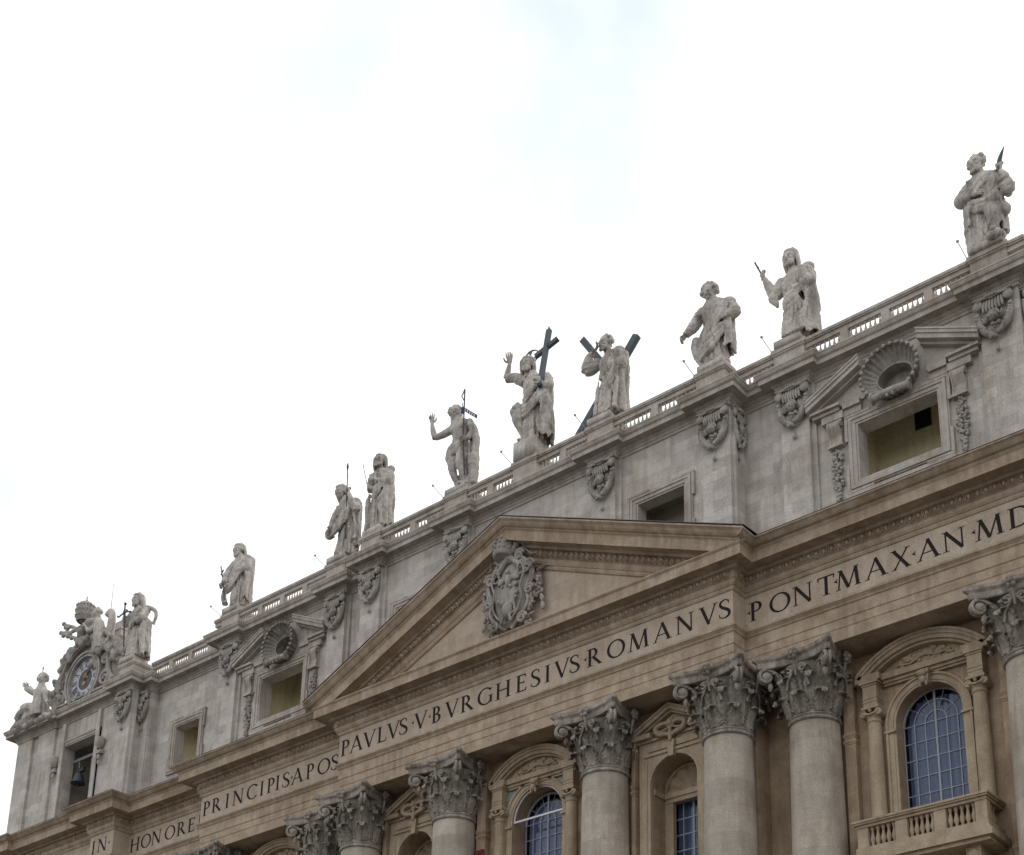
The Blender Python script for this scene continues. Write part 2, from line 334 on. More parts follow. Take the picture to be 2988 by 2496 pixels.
for s_ in (1, -1):                                          # flat strips beside the columns
    for xa, xb, yb in ((19.17, 19.75, WS), (27.25, 27.85, WS), (3.62, 4.30, WP), (6.95, 7.2, WP), (11.9, 12.2, WP)):
        st = MB(); a, b = sorted((s_*xa, s_*xb)); st.box(a, b, yb-.42, yb-.004, 9, 38.12)
        for zz in (33.4, 33.75, 26.0):
            st.box(a-.06, b+.06, yb-.48, yb-.004, zz, zz+.12); st.box(a-.03, b+.03, yb-.45, yb-.004, zz-.1, zz)
        st.build('wall_strip', 'wall', F)

# columns ----------------------------------------------------------
RT = 1.256; ZN = 34.80
def capital():
    m = MB(); H = 3.31                                       # neck to abacus top
    bell = lambda z: RT*.97+.04*z+.16*max(0, z-1.4)**2
    m.lathe([(bell(z), z) for z in np.linspace(-.05, 2.7, 10)], seg=32)
    m.lathe([(RT, -.42), (RT+.10, -.40), (RT+.13, -.32), (RT+.10, -.24), (RT+.02, -.22), (RT+.02, -.16), (RT+.07, -.14), (RT+.07, -.06), (RT-.02, -.03)], seg=40, cap=False)
    def leaf(ang, z0, h, wd, c, rad=.06, lob=4):
        n1, n2 = 15, 10; Fr = []; Bk = []
        for i in range(n1+1):
            v = i/n1
            if v < .74:
                z = z0+h*v/.74; r = bell(z)+rad+.42*v*v; nrm = (1, -.1)
            else:
                ph = (v-.74)/.26*R(200); z = z0+h+c*math.sin(ph); r = bell(z0+h)+rad+.42*.55+c*(1-math.cos(ph)); nrm = (math.cos(ph), math.sin(ph))
            wv = wd*(.80+.35*math.sin(PI*min(v*1.05, 1))-.35*max(0, v-.74)/.26)*(1+.20*math.sin(v*lob*2*PI-.6))
            fr_, bk_ = [], []
            for j in range(n2+1):
                u = -1+2*j/n2; rib = .13*(1-abs(u))**1.5 + .06*math.cos(u*4*PI)
                edge = -.02*u*u
                def P(dr):
                    rr = r+nrm[0]*(rib+edge+dr); zz = z+nrm[1]*(rib+edge+dr)*.6; a = ang+u*wv/max(rr, .5)
                    return (rr*math.cos(a), rr*math.sin(a), zz)
                fr_.append(P(0)); bk_.append(P(-.09))
            Fr.append(fr_); Bk.append(bk_)
        m.grid(Fr); m.grid(Bk)
        m.grid([Fr[-1], Bk[-1]]); m.grid([[r_[0] for r_ in Fr], [r_[0] for r_ in Bk]]); m.grid([[r_[-1] for r_ in Fr], [r_[-1] for r_ in Bk]])
    for k in range(8):
        leaf(k*PI/4, -.02, .80, .37, .24, .04, 4); leaf(k*PI/4+PI/8, .15, 1.50, .36, .28, -.02, 5)
    for k in range(4):                                      # leaves under the corner scrolls
        leaf(k*PI/2+PI/4, .9, 1.28, .36, .26, .16, 3)
        for s_ in (-1, 1): leaf(k*PI/2+s_*.30, 1.2, .95, .22, .16, .06, 3)
    for k in range(4):
        a = k*PI/2+PI/4; ca, sa = math.cos(a), math.sin(a)
        for s_ in (-1, 1):                                  # corner scroll pair
            c0, zc = 2.42, 2.26; pts, rad = [], []
            for p in bez([(1.30, 1.35), (1.55, 1.95), (2.0, 2.48), (2.35, 2.66)], 6): pts.append((p.x, p.y)); rad.append(.10)
            for q in range(26):
                th_ = PI/2-q/25*R(560); rr = .40*(1-q/25*.82); pts.append((c0+rr*math.cos(th_), zc+rr*math.sin(th_))); rad.append(.10-.03*q/25)
            off = lambda rdl: s_*(.10+.20*max(0, 1-(rdl-1.3)/1.0))
            m.tube([(ca*r_-sa*off(r_), sa*r_+ca*off(r_), z) for r_, z in pts], rad, 7, flat=1.0)
            m.ball((ca*c0-sa*s_*.15, sa*c0+ca*s_*.15, zc), .11, 7, 5)
        m.ball((ca*2.38, sa*2.38, 2.25), (.28, .28, .30), 8, 6)
        m.ball((ca*2.2, sa*2.2, 1.75), (.14, .14, .26), 7, 5)
        b = k*PI/2; cb, sb = math.cos(b), math.sin(b)
        for s_ in (-1, 1):                                  # inner scrolls
            pts = [(s_*.62, 1.55, 1.25), (s_*.52, 1.62, 1.75)]
            for q in range(18):
                th_ = PI*.9-q/17*R(470); rr = .24*(1-q/17*.8); pts.append((s_*(.34-rr*math.cos(PI-th_)*1), 1.72, 2.22+rr*math.sin(th_)))
            m.tube([(cb*p[1]-sb*p[0], sb*p[1]+cb*p[0], p[2]) for p in pts], .075, 6)
        for q in range(7):                                  # flower on the abacus
            an = q*2*PI/6; rr = .2 if q < 6 else 0
            u, z = rr*math.cos(an), 2.98+rr*math.sin(an); d = 2.0 if q < 6 else 2.1
            m.ball((cb*d-sb*u, sb*d+cb*u, z), .14, 7, 5)
        m.tube([(cb*1.7, sb*1.7, 1.9), (cb*1.85, sb*1.85, 2.5), (cb*1.95, sb*1.95, 2.85)], [.07, .08, .12], 6)
    def outline(sc, z):
        o = []
        for k in range(4):
            a = k*PI/2; ca, sa = math.cos(a), math.sin(a)
            for q in range(13):
                u = -2.12+4.24*q/12; d = 1.74+.52*(abs(u)/2.12)**2.2
                x, y = d*sc, u*sc; o.append((ca*x-sa*y, sa*x+ca*y, z))
        return o
    m.loft([outline(.90, 2.66), outline(.92, 2.72), outline(.925, 2.98), outline(.95, 3.03), outline(.99, 3.10), outline(1.0, 3.14), outline(1.0, 3.31)], smooth=False)
    return m.mesh('capital', M['capital'])
def shaft():
    m = MB(); pr = []
    for k in range(17):
        z = -25+k*25/16-.3*(k/16); t_ = k/16; pr.append((RT*(1.17-.17*t_**1.9), z))
    m.lathe(pr, seg=48); return m.mesh('shaft', M['shaft'])
CM, SM_ = capital(), shaft()
for x in (-29.15, -17.86, -13.51, -5.6, 5.6, 13.51, 17.86, 29.15):
    y = RT + (YS if abs(x) > 15 else 0)
    c = empty('column', F, (x, y, ZN)); link('shaft', SM_, c); link('capital', CM, c)

# inscription ------------------------------------------------------
def letter(ch):
    """polygons of a Roman capital, cap height 1; returns (width, list of polygons)"""
    T, t_, P = .145, .065, []
    def q(a, b, wd): 
        a, b = Vector(a), Vector(b); d = (b-a).normalized(); n = Vector((-d.y, d.x))*wd/2; P.append([a+n, b+n, b-n, a-n])
    def ser(x, z, wd=.26): P.append([(x-wd/2, z), (x+wd/2, z), (x+wd/2, z+.035 if z < .5 else z-.035), (x-wd/2, z+.035 if z < .5 else z-.035)])
    def stem(x, wd=T, z0=0, z1=1): q((x, z0), (x, z1), wd); ser(x, 0, wd+.17); ser(x, 1, wd+.17)
    def ring(cx, cz, rx, rz, a0, a1, thick=T, thin=t_, n=22, rot=.15):
        for k in range(n):
            qd = []
            for kk in (k, k+1):
                a = R(a0+(a1-a0)*kk/n); wd = thin+(thick-thin)*abs(math.cos(a-rot))**1.6
                qd.append(((cx+rx*math.cos(a), cz+rz*math.sin(a)), (cx+(rx-wd)*math.cos(a), cz+(rz-wd)*math.sin(a))))
            P.append([qd[0][0], qd[1][0], qd[1][1], qd[0][1]])
    def spine(ps, ws):
        pp = bez([(x, z, 0) for x, z in ps], 5); n = len(pp)
        L_, R_ = [], []
        for i in range(n):
            d = (pp[min(i+1, n-1)]-pp[max(i-1, 0)]).normalized(); nn = Vector((-d.y, d.x, 0)); wd = np.interp(i/(n-1), np.linspace(0, 1, len(ws)), ws)/2
            L_.append(pp[i]+nn*wd); R_.append(pp[i]-nn*wd)
        for i in range(n-1): P.append([(L_[i].x, L_[i].y), (L_[i+1].x, L_[i+1].y), (R_[i+1].x, R_[i+1].y), (R_[i].x, R_[i].y)])
    if ch == 'I': stem(.15); w_ = .3
    elif ch == 'N': q((.12, 0), (.12, 1), t_); q((.12, 1), (.78, 0), T); q((.78, 0), (.78, 1), t_); ser(.12, 0); ser(.08, 1, .2); ser(.78, 1); w_ = .9
    elif ch == 'H': stem(.14); stem(.76); q((.14, .52), (.76, .52), t_); w_ = .9
    elif ch == 'O': ring(.5, .5, .5, .52, 0, 360); w_ = 1.0
    elif ch == 'C': ring(.5, .5, .5, .52, 45, 318); q((.82, .80), (.86, .93), .05); w_ = .86
    elif ch == 'G': ring(.5, .5, .5, .52, 45, 312); q((.82, .80), (.86, .93), .05); q((.84, .08), (.84, .46), T*.9); ser(.84, .46, .26); w_ = .96
    elif ch == 'D': stem(.14); ring(.38, .5, .48, .5, -90, 90); q((.14, .97), (.40, .97), t_); q((.14, .03), (.40, .03), t_); w_ = .9
    elif ch == 'P': stem(.14); ring(.30, .73, .28, .27, -95, 90); q((.14, .97), (.32, .97), t_); q((.2, .49), (.3, .49), .05); w_ = .62
    elif ch == 'R': stem(.14); ring(.30, .74, .27, .26, -90, 90); q((.14, .97), (.32, .97), t_); q((.2, .5), (.34, .5), .05); q((.33, .5), (.72, .02), T); ser(.76, 0, .14); w_ = .76
    elif ch == 'B': stem(.14); ring(.28, .75, .24, .25, -90, 90); ring(.28, .27, .30, .27, -90, 90); q((.14, .97), (.3, .97), t_); q((.14, .52), (.3, .52), t_); q((.14, .03), (.3, .03), t_); w_ = .64
    elif ch == 'E': stem(.14); q((.14, .97), (.56, .97), t_); q((.14, .53), (.48, .53), t_); q((.14, .03), (.58, .03), t_); q((.55, .82), (.55, .99), .05); q((.57, .01), (.6, .2), .05); q((.47, .45), (.47, .6), .04); w_ = .62
    elif ch == 'L': stem(.14); q((.14, .03), (.58, .03), t_); q((.57, .01), (.61, .22), .05); w_ = .6
    elif ch == 'T': stem(.4); q((.04, .97), (.76, .97), t_); q((.05, .8), (.03, .99), .05); q((.75, .8), (.77, .99), .05); w_ = .8
    elif ch == 'A': q((.06, 0), (.45, 1), t_); q((.43, 1.02), (.80, 0), T); q((.2, .35), (.66, .35), .05); ser(.05, 0, .22); ser(.8, 0, .3); w_ = .88
    elif ch == 'V': q((.06, 1), (.42, -.02), T); q((.40, 0), (.76, 1), t_); ser(.06, 1, .28); ser(.76, 1, .22); w_ = .82
    elif ch == 'X': q((.10, 1), (.70, 0), T); q((.10, 0), (.70, 1), t_); ser(.1, 1); ser(.7, 0); ser(.1, 0, .22); ser(.7, 1, .22); w_ = .8
    elif ch == 'M': q((.08, 0), (.18, 1), t_); q((.18, 1), (.52, 0), T); q((.52, 0), (.86, 1), t_); q((.86, 1), (.94, 0), T); ser(.07, 0, .24); ser(.94, 0, .28); ser(.14, 1, .18); ser(.9, 1, .18); w_ = 1.04
    elif ch == 'S': spine([(.50, .80), (.46, .93), (.30, .985), (.13, .90), (.10, .75), (.20, .60), (.40, .46), (.53, .30), (.50, .10), (.30, .015), (.12, .07), (.05, .20)], [.04, .05, .06, .10, .12, .14, .15, .14, .11, .06, .05, .04]); q((.50, .76), (.51, .93), .04); q((.06, .08), (.05, .26), .04); w_ = .6
    elif ch == '.': P.append([(.0, .5), (.17, .62), (.13, .5), (.17, .4)]); w_ = .2
    return w_, P
ZB, CH = 40.84, 1.08
def inscribe(txt, xs, y):
    for ch, x in zip(txt, xs):
        mb = MB(); k = 0; w_, P = letter(ch)
        for p in P:
            k += 1; d = .010+.0006*(k % 9)
            vs = [(x+(w_/2+(a[0]-w_/2)*1.15)*CH, y-d, ZB+a[1]*CH) for a in p]; n = len(vs)
            bk = [(v[0], y-.002, v[2]) for v in vs]
            mb.add(vs+bk, [tuple(range(n))]+[(i, (i+1) % n, (i+1) % n+n, i+n) for i in range(n)])
        mb.build('inscribed_letter' if ch != '.' else 'inscribed_dot', 'letter', F)
# x of each letter's left side, unprojected from the photograph
inscribe('PAVLVS', [-14.50, -13.66, -12.44, -11.22, -10.32, -9.36], YP)
inscribe('.', [-8.32], YP); inscribe('V', [-7.98], YP); inscribe('.', [-6.90], YP)
inscribe('BVRGHESIVS', [-6.56, -5.40, -4.18, -2.84, -1.42, .12, 1.18, 2.24, 3.02, 4.02], YP)
inscribe('.', [5.02], YP)
inscribe('ROMANVS', [5.32, 6.70, 8.20, 9.84, 11.28, 12.82, 13.92], YP)
inscribe('PRINCIPIS', [-29.86, -28.86, -27.44, -26.60, -25.12, -23.78, -23.00, -22.16, -21.48], YS)
inscribe('.', [-20.68], YS); inscribe('APOST', [-20.50, -19.08, -17.98, -16.72, -15.9], YS)
inscribe('IN', [-43.05, -42.25], YI); inscribe('.', [-41.0], YI)
inscribe('HONOREM', [-40.24, -38.92, -37.60, -36.02, -34.56, -33.30, -32.16], YH)
inscribe('.', [14.92], YS); inscribe('PONT', [15.12, 16.32, 17.70, 19.10], YS); inscribe('.', [19.98], YS)
inscribe('MAX', [20.20, 21.80, 23.18], YS); inscribe('.', [24.20], YS); inscribe('AN', [24.56, 25.86], YS); inscribe('.', [27.24], YS)
inscribe('MDCXII', [27.54, 29.12, 30.3-.0, 31.6, 32.7, 33.2][:2], YS)

# ------------------------------------------------------------------ attic
AP, AS, AH = 1.15, 2.15, 3.45
ahalf = [(14.45, AP), (14.45, AS), (30.35, AS), (30.35, AH), (39.9, AH), (39.9, 2.75), (40.95, 2.75), (40.95, 2.05), (42.75, 2.05), (42.75, 2.25), (54.55, 2.25), (54.55, 2.05), (57.55, 2.05), (57.55, 30)]
bumps = [(5.75, AP), (13.45, AP), (17.86, AS), (29.15, AS), (41.85, 2.05)]
PW, BD = .90, .42
def apath(hp):
    out = []
    for i, p in enumerate(hp):
        if i and abs(p[1]-hp[i-1][1]) < 1e-6 or i == 0:
            x0 = hp[i-1][0] if i else 0
            for bx, by in bumps:
                if abs(by-p[1]) < 1e-6 and x0 < bx <= p[0]+.001:
                    xa, xb = bx-PW, min(bx+PW, p[0])
                    if xa > x0+.02: out += [(xa, by), (xa, by-BD)]
                    else: out[-1] = (x0, by-BD) if out else None
                    if xb < p[0]-.02: out += [(xb, by-BD), (xb, by)]
                    else: out += [(p[0], by-BD)]; break
            else:
                out.append(p); continue
            if out[-1] != (p[0], p[1]) and out[-1][1] == p[1]: out.append(p)
        else: out.append(p)
    o2 = []
    for p in out:
        if not o2 or (abs(p[0]-o2[-1][0])+abs(p[1]-o2[-1][1])) > 1e-6: o2.append(p)
    return o2
AH_ = [(0, AP), (5.75-PW, AP), (5.75-PW, AP-BD), (5.75+PW, AP-BD), (5.75+PW, AP), (13.45-PW, AP), (13.45-PW, AP-BD), (14.40, AP-BD), (14.40, AS),
       (17.86-PW, AS), (17.86-PW, AS-BD), (17.86+PW, AS-BD), (17.86+PW, AS), (29.15-PW, AS), (29.15-PW, AS-BD), (30.35, AS-BD), (30.35, AH),
       (39.9, AH), (39.9, 2.75), (40.95, 2.75), (40.95, 1.66), (42.78, 1.66), (42.78, 2.25), (51.9, 2.25), (51.9, 2.02), (57.6, 2.02), (57.6, 30)]
APATH = [(-x, y) for x, y in reversed(AH_[1:])]+AH_[1:]
def rect_wall(mb, x0, x1, z0, z1, y, holes, depth):
    hs = sorted(holes); xs = x0
    for hx0, hx1, hz0, hz1 in hs:
        mb.add([(xs, y, z0), (hx0, y, z0), (hx0, y, z1), (xs, y, z1)], [(0, 1, 2, 3)])
        mb.add([(hx0, y, z0), (hx1, y, z0), (hx1, y, hz0), (hx0, y, hz0)], [(0, 1, 2, 3)]); mb.add([(hx0, y, hz1), (hx1, y, hz1), (hx1, y, z1), (hx0, y, z1)], [(0, 1, 2, 3)])
        c_ = [(hx0, hz0), (hx1, hz0), (hx1, hz1), (hx0, hz1), (hx0, hz0)]
        mb.grid([[(a, y, b) for a, b in c_], [(a, y+depth, b) for a, b in c_]], smooth=False)
        xs = hx1
    mb.add([(xs, y, z0), (x1, y, z0), (x1, y, z1), (xs, y, z1)], [(0, 1, 2, 3)])
AZ0, AZ1 = 43.9, 54.6
aw = MB()
rect_wall(aw, -14.45, 14.45, AZ0, AZ1, AP, [(-11.15, -8.02, 47.5, 50.76), (8.02, 11.15, 47.5, 50.76)], .7)
for s_ in (1, -1):
    rect_wall(aw, *sorted((s_*14.45, s_*30.35)), AZ0, 51.4, AS, [(*sorted((s_*21.33, s_*25.73)), 47.38, 50.68)], .9)
    rect_wall(aw, *sorted((s_*14.45, s_*30.35)), 51.4, AZ1, AS, [(*sorted((s_*22.52, s_*24.54)), 51.88, 53.42)], .8)
    rect_wall(aw, *sorted((s_*30.35, s_*39.9)), AZ0, AZ1, AH, [(*sorted((s_*34.36, s_*37.16)), 47.52, 50.70)], .7)
    aw.add([(s_*14.45, AP, AZ0), (s_*14.45, AS, AZ0), (s_*14.45, AS, AZ1), (s_*14.45, AP, AZ1)], [(0, 1, 2, 3)])
    aw.add([(s_*30.35, AS, AZ0), (s_*30.35, AH, AZ0), (s_*30.35, AH, AZ1), (s_*30.35, AS, AZ1)], [(0, 1, 2, 3)])
    aw.add([(s_*39.9, AH, AZ0), (s_*39.9, 2.75, AZ0), (s_*39.9, 2.75, AZ1), (s_*39.9, AH, AZ1)], [(0, 1, 2, 3)])
    aw.add([(s_*39.9, 2.75, AZ0), (s_*40.95, 2.75, AZ0), (s_*40.95, 2.75, AZ1), (s_*39.9, 2.75, AZ1)], [(0, 1, 2, 3)])
    aw.add([(s_*40.95, 2.75, AZ0), (s_*40.95, 2.05, AZ0), (s_*40.95, 2.05, AZ1), (s_*40.95, 2.75, AZ1)], [(0, 1, 2, 3)])
    rect_wall(aw, *sorted((s_*40.95, s_*57.55)), AZ0, AZ1, 2.25, [(*sorted((s_*46.1, s_*50.52)), 46.1, 52.3)], .9)
    aw.add([(s_*57.55, 2.25, AZ0), (s_*57.55, 30, AZ0), (s_*57.55, 30, AZ1), (s_*57.55, 2.25, AZ1)], [(0, 1, 2, 3)])
aw.build('attic_wall', 'attic', F)
# attic pilasters
for s_ in (1, -1):
    for bx, by in bumps:
        p_ = MB(); x = s_*bx
        p_.box(x-.85, x+.85, by-.40, by-.004, AZ0, 54.5)
        p_.box(x-1.12, x+1.12, by-.16, by-.003, AZ0, 54.45)
        p_.box(x-1.25, x+1.25, by-.50, by-.002, AZ0, 45.0)
        p_.build('attic_pilaster', 'attic', F)
    for bx_ in [(*sorted((s_*29.9, s_*30.35)), AS-.399, AH-.003, 54.5), (*sorted((s_*13.45, s_*14.40)), AP-.398, AS-.002, 54.5), (*sorted((s_*40.0, s_*40.92)), 2.66, 3.4, 54.5), (*sorted((s_*40.93, s_*42.78)), 1.64, 2.8, 54.5)]+[(*sorted((s_*xa, s_*xb)), 2.02, 2.24, 54.4) for xa, xb in ((55.45, 57.6), (52.05, 54.5), (50.55, 50.95), (45.65, 46.08))]:
        MB().box(bx_[0], bx_[1], bx_[2], bx_[3], AZ0, bx_[4]).build('attic_corner_pier', 'attic', F)
ac_prof = [(0, 54.38), (.09, 54.41), (.09, 54.56), (.15, 54.60), (.17, 54.72), (.24, 54.76), (.32, 54.84), (.34, 54.90), (.74, 54.90), (.76, 54.85), (.80, 54.85), (.80, 55.10), (.83, 55.14), (.90, 55.18), (.95, 55.28), (.97, 55.36), (1.0, 55.38), (1.0, 55.48), (-.9, 55.58)]
MB().sweep(APATH, ac_prof, ends=False).build('attic_cornice', 'attic_trim', F)
rf = MB(); rf.box(-57, 57, 3.3, 9, 54.9, 55.3); rf.build('roof_terrace', 'lead', F)

# carved capital of an attic pilaster ------------------------------
def attic_cap():
    m = MB()                                                # origin: pilaster face, top of capital; front is -y
    m.box(-1.0, 1.0, -.34, 0, -.10, 0); m.box(-.92, .92, -.28, 0, -.2, -.10)
    for s_ in (-1, 1):
        pts = []
        for q in range(24):
            a = PI*.5+q/23*R(500)*s_; rr = .27*(1-.8*q/23); pts.append((s_*.80+rr*math.cos(a), -.30, -.44+rr*math.sin(a)))
        m.tube(pts, .055, 6); m.ball((s_*.80, -.26, -.44), (.26, .16, .26), 10, 7)
        m.tube([(s_*.80, -.32, -.20), (s_*.4, -.36, -.18), (0, -.34, -.26)], .07, 6)
        m.tube(bez([(s_*.84, -.12, -.70), (s_*.80, -.2, -1.3), (s_*.62, -.24, -1.9), (s_*.3, -.26, -2.3), (0, -.24, -2.45)], 5), [.06+.13*math.sin(PI*min(1, k/20)) for k in range(21)], 7)
        for k in range(12):
            tt = k/11; x = s_*(.82-.8*tt**1.6); z = -1.0-1.5*tt**.8
            m.ball((x+random.uniform(-.06, .06), -.25-random.uniform(0, .12), z), random.uniform(.08, .15), 6, 5)
        for k in range(4):                                  # wing feathers beside the head
            m.ball((s_*(.34+.1*k), -.2, -1.22-.05*k), (.07, .07, .26), 6, 5, Matrix.Rotation(s_*(.3+.15*k), 3, 'Y'))
    for k in range(7):                                      # hanging fluted cloth
        x = -.48+.16*k; m.tube([(x*.9, -.24, -.30), (x, -.34, -.7), (x*1.02, -.28, -1.02+.22*abs(x))], [.07, .085, .06], 6)
    m.ball((0, -.34, -1.38), (.24, .24, .29), 10, 8)
    for k in range(9): m.ball((.25*math.cos(PI*k/8), -.36, -1.30+.24*math.sin(PI*k/8)), .09, 6, 5)
    m.ball((0, -.57, -1.42), (.05, .06, .07), 5, 4)
    for s_ in (-1, 1): m.ball((s_*.09, -.54, -1.34), (.05, .03, .03), 5, 4); m.ball((s_*.12, -.5, -1.46), .07, 5, 4)
    for k in range(16): m.ball((random.uniform(-.3, .3), -.24-random.uniform(0, .1), random.uniform(-2.5, -1.75)), random.uniform(.08, .14), 6, 5)
    for k in range(4): m.ball((-.24+.16*k, -.42, -.16), .10, 6, 5)
    m.tube([(0, -.1, -2.5), (0, -.12, -3.0)], .03, 5); m.ball((0, -.12, -3.15), (.11, .11, .16), 7, 6)
    return m.mesh('pilaster_capital', M['relief'])
AC = attic_cap()
for s_ in (-1, 1):
    for bx, by in bumps: link('pilaster_capital', AC, F, (s_*bx, by-.41 if bx < 40 else 1.63, 54.40))
    o = link('pilaster_capital', AC, F, (s_*14.41, 1.5, 54.40), s_*PI/2); o.scale = (.62, .8, 1)
    o = link('pilaster_capital', AC, F, (s_*40.6, 2.64, 54.40)); o.scale = (.62, 1, 1)
    o = link('pilaster_capital', AC, F, (s_*30.36, 2.55, 54.40), s_*PI/2); o.scale = (.7, .8, 1)

# attic windows ----------------------------------------------------
def frame_rect(mb, x0, x1, z0, z1, y, wd=.58, ears=True):
    for d0, d1, pj in ((0, .12, .10), (.12, .34, .16), (.34, .50, .22), (.50, wd, .14)):
        for (a, b, c_, d) in ((x0-d1, x1+d1, z1+d0, z1+d1), (x0-d1, x1+d1, z0-d1, z0-d0), (x0-d1, x0-d0, z0-d0, z1+d0), (x1+d0, x1+d1, z0-d0, z1+d0)):
            mb.box(a, b, y-pj, y-.003, c_, d)
    if ears:
        w_ = .85
        for zz, s_ in ((z1, 1), (z0, -1)):
            for xa, sx in ((x0, -1), (x1, 1)):
                xo = xa+sx*wd; a, b = sorted((xo-sx*.02, xo+sx*.14)); c_, d = sorted((zz+s_*(wd+.0), zz-s_*w_)); mb.box(a, b, y-.19, y-.003, c_, d)
                a, b = sorted((xa-sx*.75, xo+sx*.14)); c_, d = sorted((zz+s_*(wd-.02), zz+s_*(wd+.12))); mb.box(a, b, y-.19, y-.003, c_, d)
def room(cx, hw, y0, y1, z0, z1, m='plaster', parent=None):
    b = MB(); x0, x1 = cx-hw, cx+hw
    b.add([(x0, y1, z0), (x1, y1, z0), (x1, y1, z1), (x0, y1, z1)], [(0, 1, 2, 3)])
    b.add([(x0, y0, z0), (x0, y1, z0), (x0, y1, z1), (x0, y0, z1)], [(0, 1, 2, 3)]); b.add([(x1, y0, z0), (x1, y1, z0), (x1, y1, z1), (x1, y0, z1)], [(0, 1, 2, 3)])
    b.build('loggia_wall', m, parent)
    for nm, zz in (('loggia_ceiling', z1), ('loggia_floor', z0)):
        c_ = MB(); c_.add([(x0, y0, zz), (x1, y0, zz), (x1, y1, zz), (x0, y1, zz)], [(0, 1, 2, 3)]); c_.build(nm, ('white' if nm == 'loggia_floor' else 'ceiling') if m == 'plaster' else m, parent)  # hidden floor of plaster loggias is white to bounce light inside
def shell_window(cx, s_, panel):
    W = empty('shell_window', F); y = AS
    fm = MB(); frame_rect(fm, cx-2.2, cx+2.2, 47.38, 50.68, y); fm.box(cx-2.95, cx+2.95, y-.24, y-.003, 46.42, 46.62); fm.build('frame', 'attic_trim', W)
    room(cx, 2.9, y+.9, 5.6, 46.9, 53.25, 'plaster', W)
    if panel: MB().box(22.95, 23.85, 5.5, 5.58, 51.55, 52.9).build('dark_panel', 'dark', W)
    # broken pediment
    for q in (-1, 1):
        pd = MB()
        for (o0, o1, h0, h1) in ((.35, .95, -.10, .0), (.35, .90, -.30, -.10), (.30, .82, -.58, -.30), (.2, .45, -.74, -.58)):
            P0 = (q*4.80, 52.72); P1 = (q*1.62, 54.30)
            dx, dz = P1[0]-P0[0], P1[1]-P0[1]
            poly = [(cx+P0[0], P0[1]+h0), (cx+P1[0], P1[1]+h0), (cx+P1[0], P1[1]+h1), (cx+P0[0], P0[1]+h1)]
            pd.prism(poly, y-o1, y-.003)
        a, b = sorted((cx+q*4.7, cx+q*2.95)); pd.box(a, b, y-.62, y-.004, 51.98, 52.14); pd.box(a+.1, b-.1, y-.45, y-.005, 51.78, 51.98); 
        a, b = sorted((cx+q*4.15, cx+q*2.9)); pd.box(a, b, y-.34, y-.006, 51.34, 51.78)
        a, b = sorted((cx+q*2.9, cx+q*1.9)); pd.box(a, b, y-.36, y-.005, 51.78, 52.10); pd.box(a, b, y-.2, y-.006, 51.4, 51.78)
        pd.add([(cx+q*4.5, y-.1, 52.1), (cx+q*1.7, y-.1, 52.1), (cx+q*1.7, y-.1, 53.6)], [(0, 1, 2)])
        pd.build('broken_pediment', 'attic_trim', W)
    # scroll consoles with hanging garlands
    for q in (-1, 1):
        c_ = MB(); x = cx+q*3.42
        c_.box(x-.40, x+.40, y-.30, y-.003, 51.18, 51.40)
        prof = bez([(0, 51.2, .46), (0, 50.95, .50), (0, 50.6, .36), (0, 50.25, .24), (0, 49.95, .30), (0, 49.85, .18)], 4)
        G = [[(x+u*.36, y-p.z, p.y) for u in (-1, -.8, -.78, -.1, .1, .78, .8, 1)] for p in prof]
        for r_ in G:
            for j in (2, 3, 4, 5): r_[j] = (r_[j][0], r_[j][1]+.07, r_[j][2])
        c_.grid(G, smooth=False); c_.box(x-.36, x+.36, y-.2, y-.003, 49.85, 51.2)
        for e in (-1, 1):
            pts = [(x+e*.37, y-.30+.2*(1-.75*k/14)*math.cos(k/14*R(480)), 51.0+.2*(1-.75*k/14)*math.sin(k/14*R(480))) for k in range(15)]
            c_.tube(pts, .05, 5)
        c_.box(x-.42, x+.42, y-.36, y-.003, 49.72, 49.86)
        c_.build('console', 'attic_trim', W)
        gd = MB()
        for k in range(54):
            z = 49.6-3.0*k/53; wd = .10+.20*math.sin(PI*min(1, (k+4)/50))**.8
            for e in range(2): gd.ball((x+random.uniform(-wd, wd), y-.08-random.uniform(0, .10), z+random.uniform(-.05, .05)), random.uniform(.07, .12), 6, 5)
        gd.ball((x, y-.1, 46.45), (.07, .07, .12), 6, 5); gd.build('garland', 'relief', W)
    # scallop shell round an oval opening
    sh = MB(); Cx, Cz = cx, 52.55; n = 196; rows = []
    for i in range(9):
        t_ = i/8; row = []
        for k in range(n):
            a = 2*PI*k/n; ro = 1.60 if math.sin(a) > -.2 else 1.60-.18*(-math.sin(a)-.2)
            rib = abs(math.sin(a*14)); rr = (1-t_)*ro+t_*.98; rz = (1-t_)*ro+t_*.72
            rr *= 1+.055*(1-t_)*(rib-.5)*2; rz *= 1+.055*(1-t_)*(rib-.5)*2
            dep = y-.86+.85*t_**.8 + .09*(1-t_*.55)*rib
            row.append((Cx+rr*math.cos(a), dep, Cz+(.10*t_)+rz*math.sin(a)))
        rows.append(row)
    back = [[(p[0]*1+0, min(y+.0, p[1]+.12) if i else p[1]+.1, p[2]) for p in r_] for i, r_ in enumerate(rows)]
    sh.grid(rows, cv=True)
    rim = [[rows[0][k], (Cx+(rows[0][k][0]-Cx)*.98, y-.70, Cz+(rows[0][k][2]-Cz)*.98), (Cx+(rows[0][k][0]-Cx)*.80, y-.003, Cz+(rows[0][k][2]-Cz)*.80)] for k in range(n)]
    sh.grid(rim, cu=True)
    sh.tube([(Cx+1.0*math.cos(2*PI*k/40), y-.04, Cz+.10+.74*math.sin(2*PI*k/40)) for k in range(41)], .07, 6)
